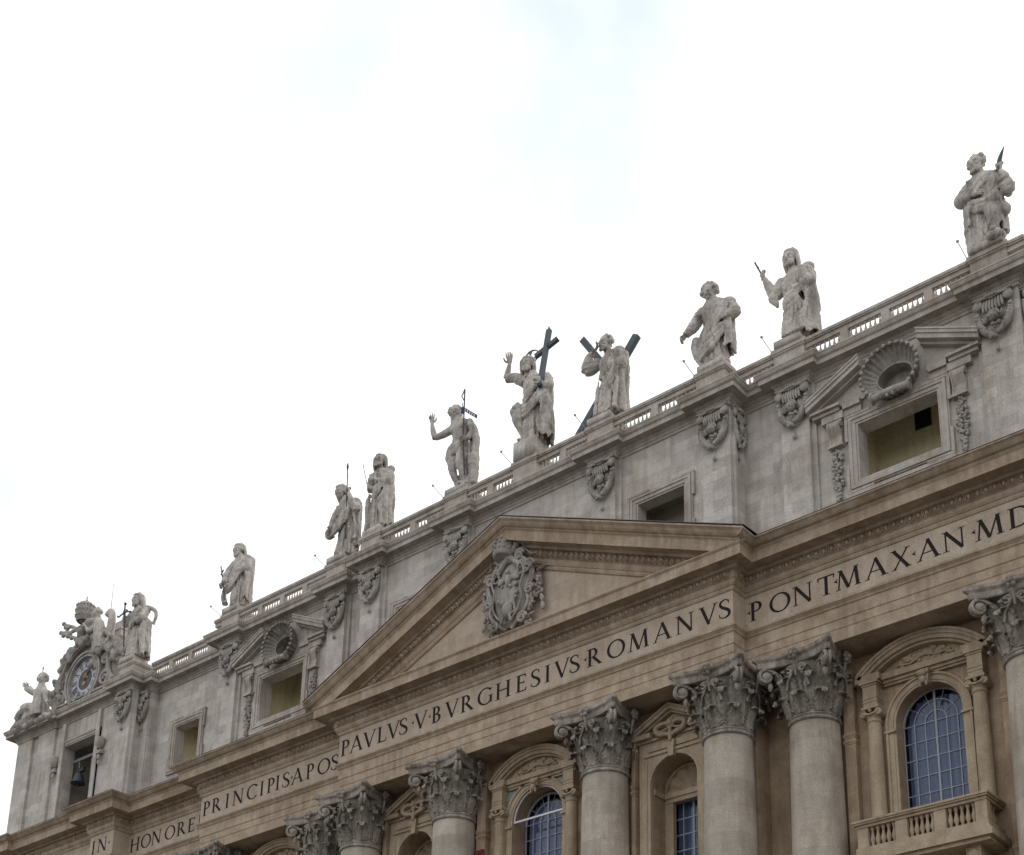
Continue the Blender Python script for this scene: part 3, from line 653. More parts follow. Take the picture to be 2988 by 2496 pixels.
    sh.tube([(Cx-1.0, y-.72, Cz-1.30), (Cx-.3, y-.78, Cz-1.24), (Cx+.3, y-.78, Cz-1.24), (Cx+1.0, y-.72, Cz-1.30)], [.22, .19, .19, .22], 12)
    for q in (-1, 1):
        for rr in (.26, .18, .10):
            sh.tube([(Cx+q*(1.02+.02*(.3-rr)*8), y-.72+rr*math.cos(2*PI*k/14), Cz-1.30+rr*math.sin(2*PI*k/14)) for k in range(15)], .045, 5)
    for k in range(28):
        a = 2*PI*(k+.5)/28; ro = 1.58 if math.sin(a) > -.2 else 1.58-.18*(-math.sin(a)-.2); sh.ball((Cx+ro*math.cos(a), y-.80, Cz+ro*math.sin(a)), (.115, .09, .115), 8, 6)
    sh.build('shell', 'relief', W)
    ov = MB(); ov.prism([(Cx+1.0*math.cos(2*PI*k/32), Cz+.10+.74*math.sin(2*PI*k/32)) for k in range(32)], y+.70, y+.74)
    ov.grid([[(Cx+.99*math.cos(2*PI*k/40), yy, Cz+.10+.73*math.sin(2*PI*k/40)) for k in range(41)] for yy in (y-.03, y+.72)])
    ov.build('oval_recess', 'relief', W)
shell_window(23.53, 1, True); shell_window(-23.53, -1, False)
for s_ in (-1, 1):
    W = empty('attic_window', F); fm = MB(); a, b = sorted((s_*8.02, s_*11.15)); frame_rect(fm, a, b, 47.5, 50.76, AP); fm.build('frame', 'attic_trim', W)
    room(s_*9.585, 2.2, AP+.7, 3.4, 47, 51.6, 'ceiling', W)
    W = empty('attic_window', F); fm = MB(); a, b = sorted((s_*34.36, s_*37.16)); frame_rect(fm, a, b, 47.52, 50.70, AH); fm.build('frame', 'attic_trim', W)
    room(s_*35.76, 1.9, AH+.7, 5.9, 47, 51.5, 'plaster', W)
    # bell opening
    W = empty('bell_opening', F); fm = MB(); a, b = sorted((s_*46.1, s_*50.52)); frame_rect(fm, a, b, 46.1, 52.3, 2.25, .42, False)
    for q in (-1, 1):                                       # corbels with a drop beside the opening
        x = s_*48.3+q*3.15
        fm.tube([(x, 2.0, 51.55), (x, 1.98, 51.3), (x, 2.0, 50.95), (x, 2.06, 50.7)], [.36, .42, .36, .16], 8)
        fm.box(x-.3, x+.3, 1.85, 2.2, 50.2, 50.5); fm.ball((x, 1.95, 49.9), (.16, .14, .26), 7, 5); fm.ball((x, 1.97, 49.45), (.1, .1, .2), 7, 5)
    fm.build('frame', 'attic_trim', W)
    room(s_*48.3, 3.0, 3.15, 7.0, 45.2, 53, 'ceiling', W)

# pedestals and balustrade ----------------------------------------
peds = [(0, AP-BD)] + [(s_*bx, (by if bx < 40 else 2.2)-BD) for bx, by in bumps for s_ in (-1, 1)]
for x, yf in peds:
    p_ = MB(); f = yf-.46
    p_.box(x-.93, x+.93, f+.12, f+2.2, 55.5, 56.58)
    for hw, a, b in ((.97, 56.58, 56.64), (1.02, 56.64, 56.74), (1.07, 56.74, 56.90), (1.05, 56.90, 57.02)): p_.box(x-hw, x+hw, f+.13-(hw-.93), f+2.2, a, b)
    p_.box(x-.98, x+.98, f+.06, f+2.2, 55.5, 55.68)
    p_.build('statue_pedestal', 'attic_trim', F)
bal = MB(); bal.lathe([(.075, 0), (.075, .05), (.045, .07), (.05, .10), (.085, .25), (.088, .32), (.06, .48), (.04, .62), (.04, .70), (.06, .73), (.075, .76), (.075, .82)], seg=10)
BM = bal.mesh('baluster', M['attic_trim'])
spans = []                                                  # (x0, x1, y of the balustrade)
def span(a, b, y):
    for s_ in (1, -1): spans.append((s_*a, s_*b, y) if s_ > 0 else (-b, -a, y))
span(.95, 4.85, .62); span(6.65, 12.55, .62); span(14.4, 16.9, 1.62); span(18.8, 28.2, 1.62); span(30.1, 30.9, 1.62); span(30.9, 40.2, 2.9)
nb = 0
cand = []
for x0, x1, y in spans:
    b = empty('balustrade', F); r_ = MB()
    r_.box(x0-.1, x1+.1, y-.12, y+.18, 56.39, 56.66); r_.box(x0-.1, x1+.1, y-.22, y+.26, 56.66, 56.74); r_.box(x0-.1, x1+.1, y-.27, y+.30, 56.74, 56.92)
    r_.box(x0-.1, x1+.1, y-.14, y+.2, 55.45, 55.575)
    Lh = x1-x0; n = max(1, round(Lh/2.45)); pier = .46; gap = (Lh-(n-1)*pier-.3)/n
    for k in range(n):
        xa = x0+.15+k*(gap+pier)
        if k < n-1: r_.box(xa+gap, xa+gap+pier, y-.135, y+.195, 55.57, 56.40)
        m_ = max(2, round(gap/.272))
        if gap > .5:
            for q in range(m_): cand.append((b, xa+(q+.5)*gap/m_, y+.03))
    r_.build('rail', 'attic_trim', b)
cand.sort(key=lambda c_: math.hypot(c_[1]-51, c_[2]+59))
keep = [c_ for c_ in cand if -41 < c_[1] < 31]
for i, (b, x, y) in enumerate(keep[:96]): link('baluster', BM, b, (x, y, 55.57))
rest = MB()
for b, x, y in keep[96:]: rest._xf(Matrix.Translation((x, y, 55.57)), bal)
ro = rest.build('far_balusters', 'attic_trim', F); ro['kind'] = 'stuff'

# ------------------------------------------------------------------ windows of the main storey
def arc_band(mb, cx, zs, r0, r1, y0, y1, a0=0, a1=180, n=28):
    A = [R(a0+(a1-a0)*k/n) for k in range(n+1)]
    G = [[(cx+r*math.cos(a), y, zs+r*math.sin(a)) for (r, y) in ((r0, y1), (r0, y0), (r1, y0), (r1, y1))] for a in A]
    mb.grid(G, smooth=False); mb.add(G[0], [(0, 1, 2, 3)]); mb.add(G[-1], [(3, 2, 1, 0)])
def curtain(mb, x0, x1, z0, z1, y, n=90, clip=None):
    G = []
    for i in range(n+1):
        x = x0+(x1-x0)*i/n; zt = z1 if clip is None else min(z1, clip(x)); yy = y+.07*math.sin(x*17)+.04*math.sin(x*41+1.3)
        G.append([(x, yy, z0), (x, yy, zt)])
    mb.grid(G)
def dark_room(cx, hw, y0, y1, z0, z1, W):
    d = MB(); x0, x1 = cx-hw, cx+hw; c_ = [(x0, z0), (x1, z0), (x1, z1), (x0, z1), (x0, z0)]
    d.grid([[(a, y0, b) for a, b in c_], [(a, y1, b) for a, b in c_]], smooth=False); d.add([(a, y1, b) for a, b in c_[:4]], [(0, 1, 2, 3)]); d.build('room_shade_box', 'dark', W)  # near-black box paints the unlit room and shuts out stray sky light
def glazing(cx, y, r, zs, zb, cols, pitch, W, thick=None):
    m = MB(); arcz = lambda x: zs+math.sqrt(max(0, r*r-(x-cx)**2))
    for k in range(cols+1):
        x = cx-r+2*r*k/cols; wd = .022
        if k*2 == cols: wd = .05 if thick else .035; zt = zs+r
        else: zt = zs
        m.box(x-wd, x+wd, y-.05, y+.02, zb, zt)
    z = zs
    while z > zb: m.box(cx-r, cx+r, y-.045, y+.018, z-.02, z+.02); z -= pitch
    for rr in (r/3, 2*r/3): arc_band(m, cx, zs, rr-.022, rr+.022, y-.04, y+.015)
    for a in (36, 72, 108, 144):
        a = R(a); m.tube([(cx+(r/3)*math.cos(a), y-.01, zs+(r/3)*math.sin(a)), (cx+r*math.cos(a), y-.01, zs+r*math.sin(a))], .022, 4)
    arc_band(m, cx, zs, r-.05, r+.04, y-.06, y+.03)
    m.build('glazing_bars', 'muntin', W)
    p_ = MB(); p_.add([(cx+r*math.cos(PI*k/24), y+.03, zs+r*math.sin(PI*k/24)) for k in range(25)]+[(cx-r, y+.03, zb), (cx+r, y+.03, zb)], [tuple(range(27))]); p_.build('pane', 'glass', W)
    c_ = MB(); curtain(c_, cx-r+.02, cx+r-.02, zb, zs+r*.84, y+.35, clip=arcz); c_.build('curtain', 'curtain', W)
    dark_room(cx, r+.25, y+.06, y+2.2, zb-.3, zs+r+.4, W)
def big_window(cx, wy, cy, gy, r, hwc, hwp, green, balcony):
    """arched window between two small Ionic columns under a segmental pediment; wy wall plane"""
    W = empty('arched_window', F); zs = 33.85 if not green else 33.98
    R0 = 1.72 if not green else 1.86
    ft = MB()
    for r0, r1, pj in ((R0, R0+.12, .08), (R0+.12, R0+.38, .12), (R0+.38, R0+.50, .2)):
        arc_band(ft, cx, zs, r0, r1, wy-pj, wy)
        for q in (-1, 1): a, b = sorted((cx+q*r0, cx+q*r1)); ft.box(a, b, wy-pj, wy-.003, 28, zs-.001)
    for q in (-1, 1): a, b = sorted((cx+q*(R0-.02), cx+q*(R0+.56))); ft.box(a, b, wy-.24, wy-.004, zs-.42, zs-.30)
    ft.build('frame', 'ochre', W)
    ks = MB(); ks.prism([(cx-.22, zs+R0-.12), (cx+.22, zs+R0-.12), (cx+.30, 36.2), (cx-.30, 36.2)], wy-.42, wy-.004)
    ks.ball((cx, wy-.46, 35.98), (.24, .18, .2), 9, 7); ks.ball((cx, wy-.5, 35.6), (.18, .14, .2), 8, 6); ks.ball((cx, wy-.58, 35.62), .06, 6, 5)
    for q in (-1, 1): ks.ball((cx+q*.22, wy-.44, 36.02), .12, 7, 5); ks.ball((cx+q*.16, wy-.46, 35.4), (.08, .08, .16), 6, 5)
    ks.build('keystone', 'ochre', W)
    for q in (-1, 1):                                       # small columns
        x = cx+q*hwc; c_ = MB()
        c_.lathe([(.42, 28.2), (.42, 28.35), (.39, 28.4), (.38, 29.5), (.375, 31.5), (.335, 34.0), (.335, 34.06), (.39, 34.08), (.40, 34.14), (.35, 34.18), (.35, 34.3)], (x, cy), 24)
        c_.box(x-.46, x+.46, cy-.46, cy+.46, 34.74, 34.88); c_.lathe([(.35, 34.28), (.46, 34.4), (.46, 34.48), (.4, 34.52)], (x, cy), 16)
        for e in (-1, 1):
            for f in (-1, 1):
                pts = [(x+e*(.42)+ .20*(1-.8*k/14)*math.cos(PI/2+e*k/14*R(500)), cy+f*.38, 34.52+.20*(1-.8*k/14)*math.sin(PI/2+e*k/14*R(500))) for k in range(15)]; c_.tube(pts, .055, 5)
            c_.tube([(x+e*.42, cy-.4, 34.52), (x+e*.42, cy+.4, 34.52)], .17, 10)
        c_.tube([(x-.35, cy-.42, 34.5), (x, cy-.46, 34.42), (x+.35, cy-.42, 34.5)], .07, 6); c_.ball((x, cy-.45, 34.62), .1, 6, 5)
        c_.box(x-.37, x+.37, cy-.37, wy-.004, 34.88, 36.12)
        for zz in (35.12, 35.3): c_.box(x-.40, x+.40, cy-.40, wy-.004, zz, zz+.06)
        c_.box(x-.42, x+.42, cy-.42, wy-.005, 36.0, 36.1); c_.box(x-.5, x+.5, cy-.5, wy-.006, 36.1, 36.22)
        c_.build('small_column', 'ochre', W)
    e = MB()                                                # entablature and pediment
    xi = hwc-.55
    e.box(cx-xi, cx+xi, wy-.45, wy-.005, 36.26, 36.58); e.box(cx-xi, cx+xi, wy-.30, wy-.006, 36.1, 36.26); e.box(cx-xi, cx+xi, wy-.2, wy-.006, 35.98, 36.1)
    yf = cy-.45
    for q in (-1, 1):
        a, b = sorted((cx+q*(hwp+.02), cx+q*(hwc-.6))); e.box(a, b, yf, wy-.007, 36.24, 36.60)
    hw = hwp; rise = 1.50; Rr = (hw*hw+rise*rise)/(2*rise); zc = 36.60+rise-Rr; ang = math.degrees(math.asin(hw/Rr))
    for d0, d1, pj in ((-.14, 0, .06), (-.30, -.14, .0), (-.50, -.30, -.08), (-.62, -.50, -.25)):
        arc_band(e, cx, zc, Rr+d0, Rr+d1, yf-pj, wy-.004, 90-ang, 90+ang, 36)
    n = 24; pts = [(cx+(Rr-.5)*math.sin(R(-ang+2*ang*k/n)), zc+(Rr-.5)*math.cos(R(-ang+2*ang*k/n))) for k in range(n+1)]
    e.prism([p for p in pts if p[1] > 36.55]+[(cx+hw-.6, 36.55), (cx-hw+.6, 36.55)], wy-.12, wy-.005)
    e.build('segmental_pediment', 'ochre', W)
    rl = MB(); rnd = random.Random(3)                         # low relief in the pediment
    for k in range(34):
        x = cx+rnd.uniform(-1.35, 1.35); zr = 36.75+rnd.uniform(0, .75*(1-(abs(x-cx)/1.6)**2))
        rl.ball((x, wy-.14, zr), (rnd.uniform(.06, .28), .09, rnd.uniform(.05, .14)), 7, 5, Matrix.Rotation(rnd.uniform(-1, 1), 3, 'Y'))
    rl.tube([(cx-1.4, wy-.18, 36.9), (cx-.7, wy-.2, 36.8), (cx, wy-.2, 37.1), (cx+.7, wy-.2, 36.9), (cx+1.4, wy-.18, 37.0)], .07, 6)
    rl.build('relief', 'ochre', W)
    if green:
        gp = MB()
        for q in (-1, 1): a, b = sorted((cx+q*(R0+.52), cx+q*(hwc-.1))); gp.box(a, b, wy-.03, wy-.006, 28, 35.95)
        arc = [(cx+(R0+.5)*math.cos(PI*k/20), zs+(R0+.5)*math.sin(PI*k/20)) for k in range(21)]
        gp.grid([[(a, wy-.028, b) for a, b in arc], [(a, wy-.028, 35.96) for a, b in arc]], smooth=False)
        gp.build('green_panel', 'green', W)
        hb = MB(); hb.box(cx-1.86, cx+1.86, wy+.06, wy+.13, 33.93, 34.03); arc_band(hb, cx, 33.98, 1.78, 1.85, wy+.06, wy+.13); hb.build('white_bar', 'white', W)
    glazing(cx, gy, r, 33.88 if not green else 34.0, 28.2, 6, .92 if not green else .97, W, True)
    if balcony:
        B = empty('balcony', F); sm = MB(); x0, x1 = cx-3.2, cx+3.2; yb = 1.62
        sm.box(x0-.12, x1+.12, yb-.16, wy-.01, 28.24, 28.33); sm.box(x0-.18, x1+.18, yb-.22, wy-.01, 28.33, 28.44); sm.box(x0-.03, x1+.03, yb-.05, wy-.012, 28.10, 28.24)
        sm.box(x0-.06, x1+.06, yb-.10, wy-.012, 26.78, 27.08); sm.box(x0-.16, x1+.16, yb-.2, wy-.013, 26.6, 26.78); sm.box(x0-.3, x1+.3, yb-.35, wy-.014, 26.28, 26.6); sm.box(x0-.1, x1+.1, yb-.15, wy-.015, 26.1, 26.28)
        for xa, xb in ((x0, x0+.55), (22.24+cx-23.5, 22.84+cx-23.5), (24.16+cx-23.5, 24.74+cx-23.5), (x1-.55, x1)): sm.box(xa, xb, yb, yb+.4, 27.08, 28.12)
        for q in (-2.3, 2.3): sm.box(cx+q-.35, cx+q+.35, yb+.3, wy, 25.0, 26.1); sm.ball((cx+q, yb+.5, 25.7), (.34, .4, .4), 9, 7)
        sm.build('parapet', 'ochre', B)
        bb = MB(); bb.lathe([(.11, 0), (.11, .07), (.06, .1), (.07, .16), (.13, .36), (.12, .46), (.07, .68), (.06, .84), (.09, .88), (.11, .93), (.11, 1.03)], seg=12); me = bb.mesh('balcony_baluster', M['ochre'])
        for xa, xb in ((20.85, 22.24), (22.84, 24.16), (24.74, 26.15)):
            for k in range(5): link('balcony_baluster', me, B, (cx-23.5+xa+(k+.5)*(xb-xa)/5, yb+.2, 27.08))
        for k in range(3): link('balcony_baluster', me, B, (x1-.2, yb+.55+k*.3, 27.08))
big_window(23.5, WS, 3.12, 4.2, 1.68, 2.72, 3.42, False, True)
big_window(-23.5, WS, 3.12, 4.2, 1.68, 2.72, 3.42, False, True)
big_window(0, WP, 2.05, 3.25, 1.66, 2.64, 3.25, True, False)
def niche_window(cx):
    W = empty('niche_window', F); y = WP; fm = MB()
    for q in (-1, 1):
        a, b = sorted((cx+q*1.5, cx+q*1.68)); fm.box(a, b, y-.22, y-.004, 27, 33.67); a, b = sorted((cx+q*1.681, cx+q*2.22)); fm.box(a, b, y-.22, y-.004, 27, 36.2)
        a, b = sorted((cx+q*1.7, cx+q*2.0)); fm.box(a, b, y-.26, y-.23, 27, 35.0)
    arc_band(fm, cx, 33.67, 1.5, 1.68, y-.22, y-.004)
    A = [(cx+1.68*math.cos(PI*k/24), 33.67+1.68*math.sin(PI*k/24)) for k in range(25)]
    fm.grid([[(a, y-.20, b) for a, b in A], [(a, y-.20, 36.2) for a, b in A]], smooth=False)
    fm.box(cx-1.9, cx+1.9, y-.30, y-.23, 35.35, 35.5); fm.box(cx-1.6, cx+1.6, y-.28, y-.23, 35.62, 35.95)
    fm.box(cx-2.32, cx+2.32, y-.34, y-.005, 36.2, 36.34)
    fm.prism([(cx-.16, 34.98), (cx+.16, 34.98), (cx+.22, 35.9), (cx-.22, 35.9)], y-.48, y-.2)
    fm.build('frame', 'ochre', W)
    p_ = MB()
    for q in (-1, 1):
        a, b = sorted((cx+q*2.45, cx+q*1.25)); p_.box(a, b, y-.62, y-.006, 36.34, 36.62)
        for h0, h1, pj in ((-.12, 0, .72), (-.34, -.12, .64), (-.46, -.34, .45)):
            p_.prism([(cx, 38.04+h0), (cx, 38.04+h1), (cx+q*2.5, 36.78+h1), (cx+q*2.5, 36.78+h0)], y-pj, y-.007)
    p_.prism([(cx-2.2, 36.4), (cx+2.2, 36.4), (cx, 37.7)], y-.16, y-.008)
    p_.build('triangular_pediment', 'ochre', W)
    g_ = MB()                                               # ribbon and swags over the keystone
    g_.ball((cx, y-.5, 36.9), .2, 8, 6)
    for k in range(6): g_.ball((cx+.22*math.cos(k*PI/3), y-.45, 36.9+.22*math.sin(k*PI/3)), .12, 6, 5)
    for q in (-1, 1):
        g_.tube(bez([(cx, y-.45, 36.85), (cx+q*.5, y-.5, 36.95), (cx+q*.95, y-.48, 36.75), (cx+q*.75, y-.46, 36.4), (cx+q*.25, y-.45, 36.3), (cx, y-.44, 36.1)], 5), [.08+.08*math.sin(PI*k/25) for k in range(26)], 7)
        g_.tube(bez([(cx+q*.1, y-.4, 36.7), (cx+q*.55, y-.45, 36.55), (cx+q*1.05, y-.42, 36.62)], 5), .07, 6); g_.ball((cx+q*1.05, y-.4, 36.6), .13, 6, 5)
    g_.tube([(cx, y-.48, 36.7), (cx, y-.5, 36.2), (cx, y-.5, 35.85)], [.08, .13, .1], 7)
    g_.build('ribbon_swag', 'ochre', W)
    b = MB()                                                # inner arch with scallop
    yb = 3.42
    b.box(cx-1.5, cx-.98, yb, yb+.3, 27.5, 33.0); b.box(cx+.98, cx+1.5, yb, yb+.3, 27.5, 33.0)
    b.box(cx-1.5, cx+1.5, yb-.1, yb+.3, 33.28, 33.56); b.box(cx-1.5, cx+1.5, yb-.02, yb+.3, 33.02, 33.28)
    for q in (-1, 1): a, b2 = sorted((cx+q*1.42, cx+q*1.5)); b.box(a, b2, WP+.1, yb, 33.24, 33.56)
    b.build('lintel', 'ochre', W)
    s2 = MB(); n = 90; G = []
    for i in range(6):
        t_ = i/5; row = []
        for k in range(n+1):
            a = PI*k/n; rr = .22+(1.40-.22)*t_; rib = .20*t_*abs(math.sin(a*5.5)); row.append((cx+rr*math.cos(a), yb+.34-.12*t_-rib+.1*(1-t_), 33.58+rr*math.sin(a)))
        G.append(row)
    s2.grid(G); s2.ball((cx, yb+.22, 33.62), (.3, .15, .2), 9, 6); arc_band(s2, cx, 33.58, 1.36, 1.52, yb-.05, yb+.3); s2.build('scallop', 'ochre', W)
    m = MB(); gy = yb+.55
    for x, wd in ((cx-1.2, .04), (cx-.66, .022), (cx, .055), (cx+.66, .022), (cx+1.2, .04)): m.box(x-wd, x+wd, gy-.04, gy+.02, 27.5, 33.2)
    for k in range(7): z = 33.1-.92*k; m.box(cx-1.2, cx+1.2, gy-.035, gy+.015, z-.03, z+.03)
    m.build('glazing_bars', 'muntin', W)
    p2 = MB(); p2.add([(cx-1.22, gy+.025, 27.5), (cx+1.22, gy+.025, 27.5), (cx+1.22, gy+.025, 33.2), (cx-1.22, gy+.025, 33.2)], [(0, 1, 2, 3)]); p2.build('pane', 'glass', W)
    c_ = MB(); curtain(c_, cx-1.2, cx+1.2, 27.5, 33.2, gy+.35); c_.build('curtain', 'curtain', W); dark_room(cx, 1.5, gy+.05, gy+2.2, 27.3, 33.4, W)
niche_window(9.555); niche_window(-9.555)
rc = MB(); curtain(rc, -4.32, -3.58, 26, 32.6, 1.72, 24); tag(rc.build('hanging_cloth', 'red'), 'dark red cloth hanging on the strip left of the green panelled window', 'cloth')

# ------------------------------------------------------------------ coat of arms in the pediment
def arms():
    A = empty('coat_of_arms', PED, (-.1, -.02, 0)); rnd = random.Random(5)
    sh = MB(); zc = 47.2                                    # bulging shield
    def hw(z): t_ = (z-44.95)/(49.5-44.95); return 1.55*(math.sin(PI*min(1, max(0, .10+.72*t_)))**.6)*(1-.12*math.sin(t_*7))
    G = []
    for i in range(25):
        z = 44.95+4.5*i/24; G.append([(hw(z)*u, -.25-.45*math.sqrt(max(0, 1-u*u))*(.6+.4*math.sin(PI*i/24)), z) for u in np.linspace(-1, 1, 17)])
    sh.grid(G)
    for q in (-1, 1):
        sh.tube(bez([(q*.2, -.55, 44.8), (q*.9, -.62, 45.4), (q*1.45, -.6, 46.2), (q*1.30, -.62, 47.0), (q*1.62, -.6, 47.9), (q*1.35, -.6, 48.8), (q*.7, -.62, 49.4), (0, -.6, 49.3)], 6), .12, 8)
        sh.tube(bez([(q*.1, -.75, 45.1), (q*.75, -.8, 45.7), (q*1.12, -.8, 46.5), (q*1.0, -.82, 47.3), (q*1.25, -.8, 48.2), (q*.95, -.8, 48.9)], 6), .07, 7)
        for cxx, cz, r_ in ((1.5, 48.5, .42), (1.55, 46.9, .34), (.75, 49.5, .38), (1.05, 45.2, .36)):
            sh.tube([(q*(cxx+r_*(1-.8*k/16)*math.cos(k/16*R(560))), -.68, cz+r_*(1-.8*k/16)*math.sin(k/16*R(560))) for k in range(17)], .11, 7)
        sh.tube(bez([(q*1.5, -.5, 48.9), (q*1.75, -.55, 48.0), (q*1.6, -.6, 47.0), (q*1.7, -.5, 46.0)], 5), .10, 6)
    sh.build('shield', 'relief', A)
    ch = MB()                                               # worn charges on the shield: winged beast below, bird above
    ch.ball((0, -.78, 46.0), (.42, .22, .55), 10, 8); ch.ball((-.35, -.82, 46.5), (.2, .16, .22), 8, 6); ch.tube(bez([(.2, -.8, 45.6), (.6, -.8, 45.8), (.5, -.8, 46.5), (.75, -.78, 46.7)], 5), .08, 6)
    for q in (-1, 1): ch.tube([(q*.2, -.82, 45.7), (q*.32, -.84, 45.3), (q*.38, -.86, 45.1)], .09, 6); ch.ball((q*.5, -.72, 48.1), (.42, .1, .22), 8, 6, Matrix.Rotation(q*.5, 3, 'Y'))
    ch.ball((0, -.76, 48.0), (.22, .18, .42), 8, 7); ch.ball((0, -.84, 48.5), .15, 7, 6)
    for k in range(12): ch.ball((rnd.uniform(-.7, .7), -.74, rnd.uniform(45.4, 48.3)), rnd.uniform(.07, .16), 6, 5)
    ch.build('charge', 'relief', A)
    gl_ = MB()
    for q in (-1, 1):                                       # fruit garlands and ribbons
        for k in range(70):
            t_ = k/69; x = q*(1.86-.5*t_+.16*math.sin(t_*6)); gl_.ball((x+rnd.uniform(-.28, .28), -.28-rnd.uniform(0, .22), 47.8-3.2*t_+rnd.uniform(-.1, .1)), rnd.uniform(.08, .16), 7, 5)
        for k in range(5): gl_.ball((q*(1.85+.10*k), -.22, 48.0-.55*k), (.34, .08, .16), 7, 5, Matrix.Rotation(q*(.5+.2*k), 3, 'Y'))
        gl_.tube(bez([(q*1.8, -.2, 48.2), (q*2.4, -.15, 48.4), (q*2.9, -.12, 48.2)], 5), [.2-.012*k for k in range(11)], 6, flat=.4)
    gl_.build('garland', 'relief', A)
    ky = MB()
    for q in (-1, 1):                                       # crossed keys
        ky.tube([(-q*.9, -.7, 48.7), (q*1.15, -.75, 50.75)], .17, 9); ky.tube([(q*.55, -.76, 50.15), (q*.62, -.76, 50.22)], .24, 9)
        d = Vector((q*2.05, 0, 2.05)).normalized(); n_ = Vector((d.z, 0, -d.x))*q
        for k in range(3):
            for j in range(2): c_ = Vector((q*1.05, -.78, 50.65)) + n_*(.24+.26*j) - d*(.22*k-.1); ky.ball(c_, .13, 7, 5)
        for k in range(3):
            a = PI*.75+k*PI*.5; ky.tube([(-q*1.15+q*.3*math.cos(a)*-1+.24*math.cos(2*PI*j/12), -.75, 48.55+.3*math.sin(a)+.24*math.sin(2*PI*j/12)) for j in range(13)], .07, 6)
    ky.build('crossed_keys', 'relief', A)
    ti = MB(); rx = Matrix.Rotation(-.25, 4, 'X'); t2 = MB()
    t2.lathe([(.50, 0), (.60, .1), (.62, .25), (.66, .28), (.64, .55), (.68, .58), (.62, .85), (.64, .88), (.45, 1.15), (.2, 1.28), (.05, 1.33)], seg=22); t2.ball((0, 0, 1.42), .10, 7, 5)
    for z, r_ in ((.26, .66), (.57, .70), (.87, .66)):
        for k in range(14): t2.ball((r_*math.cos(2*PI*k/14), r_*math.sin(2*PI*k/14), z+.06), .075, 6, 5)
    t2.lathe([(.30, .02), (.5, -.02), (.52, .06)], seg=18)
    ti._xf(Matrix.Translation((-.35, -.85, 49.55)) @ rx @ Matrix.Scale(1.1, 4), t2); ti.build('tiara', 'relief', A)
    rb = MB()
    for q in (-1, 1): rb.tube(bez([(-.35+q*.4, -.7, 49.7), (-.3+q*1.2, -.6, 49.9), (q*1.6, -.5, 49.3), (q*2.0, -.4, 49.35)], 5), .12, 6, flat=.5); rb.box(q*.9-.35-.16, q*.9-.35+.16, -.7, -.5, 50.05, 50.35)
    rb.build('ribbon', 'relief', A)
arms()

# ------------------------------------------------------------------ statues
def sculpt(name, mb, vox, m, parent=None, extra=None, it=1, fold=None):
    o = mb.build(name, m); md = o.modifiers.new('r', 'REMESH'); md.mode = 'VOXEL'; md.voxel_size = vox; md.use_smooth_shade = True
    sm = o.modifiers.new('s', 'SMOOTH'); sm.iterations = it; sm.factor = .5
    me = bpy.data.meshes.new_from_object(o.evaluated_get(bpy.context.evaluated_depsgraph_get())); old = o.data; o.modifiers.clear(); o.data = me; bpy.data.meshes.remove(old)
    if fold:
        n = len(me.vertices); P = np.empty(n*3); me.vertices.foreach_get('co', P); P = P.reshape(-1, 3); Nn = np.empty(n*3); me.vertex_normals.foreach_get('vector', Nn); Nn = Nn.reshape(-1, 3)
        g_ = np.random.RandomState(int(fold[2]*10)); c0 = P.mean(0); Q = P-c0
        wz = np.clip(1-(P[:, 2]-fold[1])/.4, 0, 1); H = np.zeros(n); an = np.arctan2(Q[:, 1], Q[:, 0])
        for i in range(3):                                  # wandering sharp grooves running down the cloth
            k_ = (9, 15, 23)[i]; ph = g_.uniform(0, 6, 4)
            arg = k_*.5*(an+.22*np.sin(Q[:, 2]*1.1+ph[0])+.16*np.sin(Q[:, 2]*2.3+ph[1]+2*an)+.12*Q[:, 2]*g_.uniform(-1, 1))+ph[2]
            H += np.minimum(np.abs(np.sin(arg))*2.2, 1)*(.5, .32, .18)[i]*(.6+.4*np.sin(Q[:, 2]*(1.3+i)+an*3+ph[3]))
        for i in range(2):
            ph = g_.uniform(0, 6, 3); H += .12*np.minimum(np.abs(np.sin(Q[:, 2]*(2.6+2*i)+1.8*np.sin(an*2+ph[0])+Q[:, 0]*1.5+ph[1]))*2, 1)
        P = P+Nn*((H-.62)*fold[0]*2.0*wz)[:, None]; me.vertices.foreach_set('co', P.ravel()); me.update()
    if extra is not None and extra.v:
        bm = bmesh.new(); bm.from_mesh(me); vs = [bm.verts.new(p) for p in extra.v]
        for f in extra.f:
            try: bm.faces.new([vs[i] for i in f])
            except ValueError: pass
        bmesh.ops.recalc_face_normals(bm, faces=bm.faces); bm.to_mesh(me); bm.free()
    me.polygons.foreach_set('use_smooth', [True]*len(me.polygons)); me.materials.clear(); me.materials.append(M[m])
    if parent is not None: o.parent = parent
    o.name = name
    return o
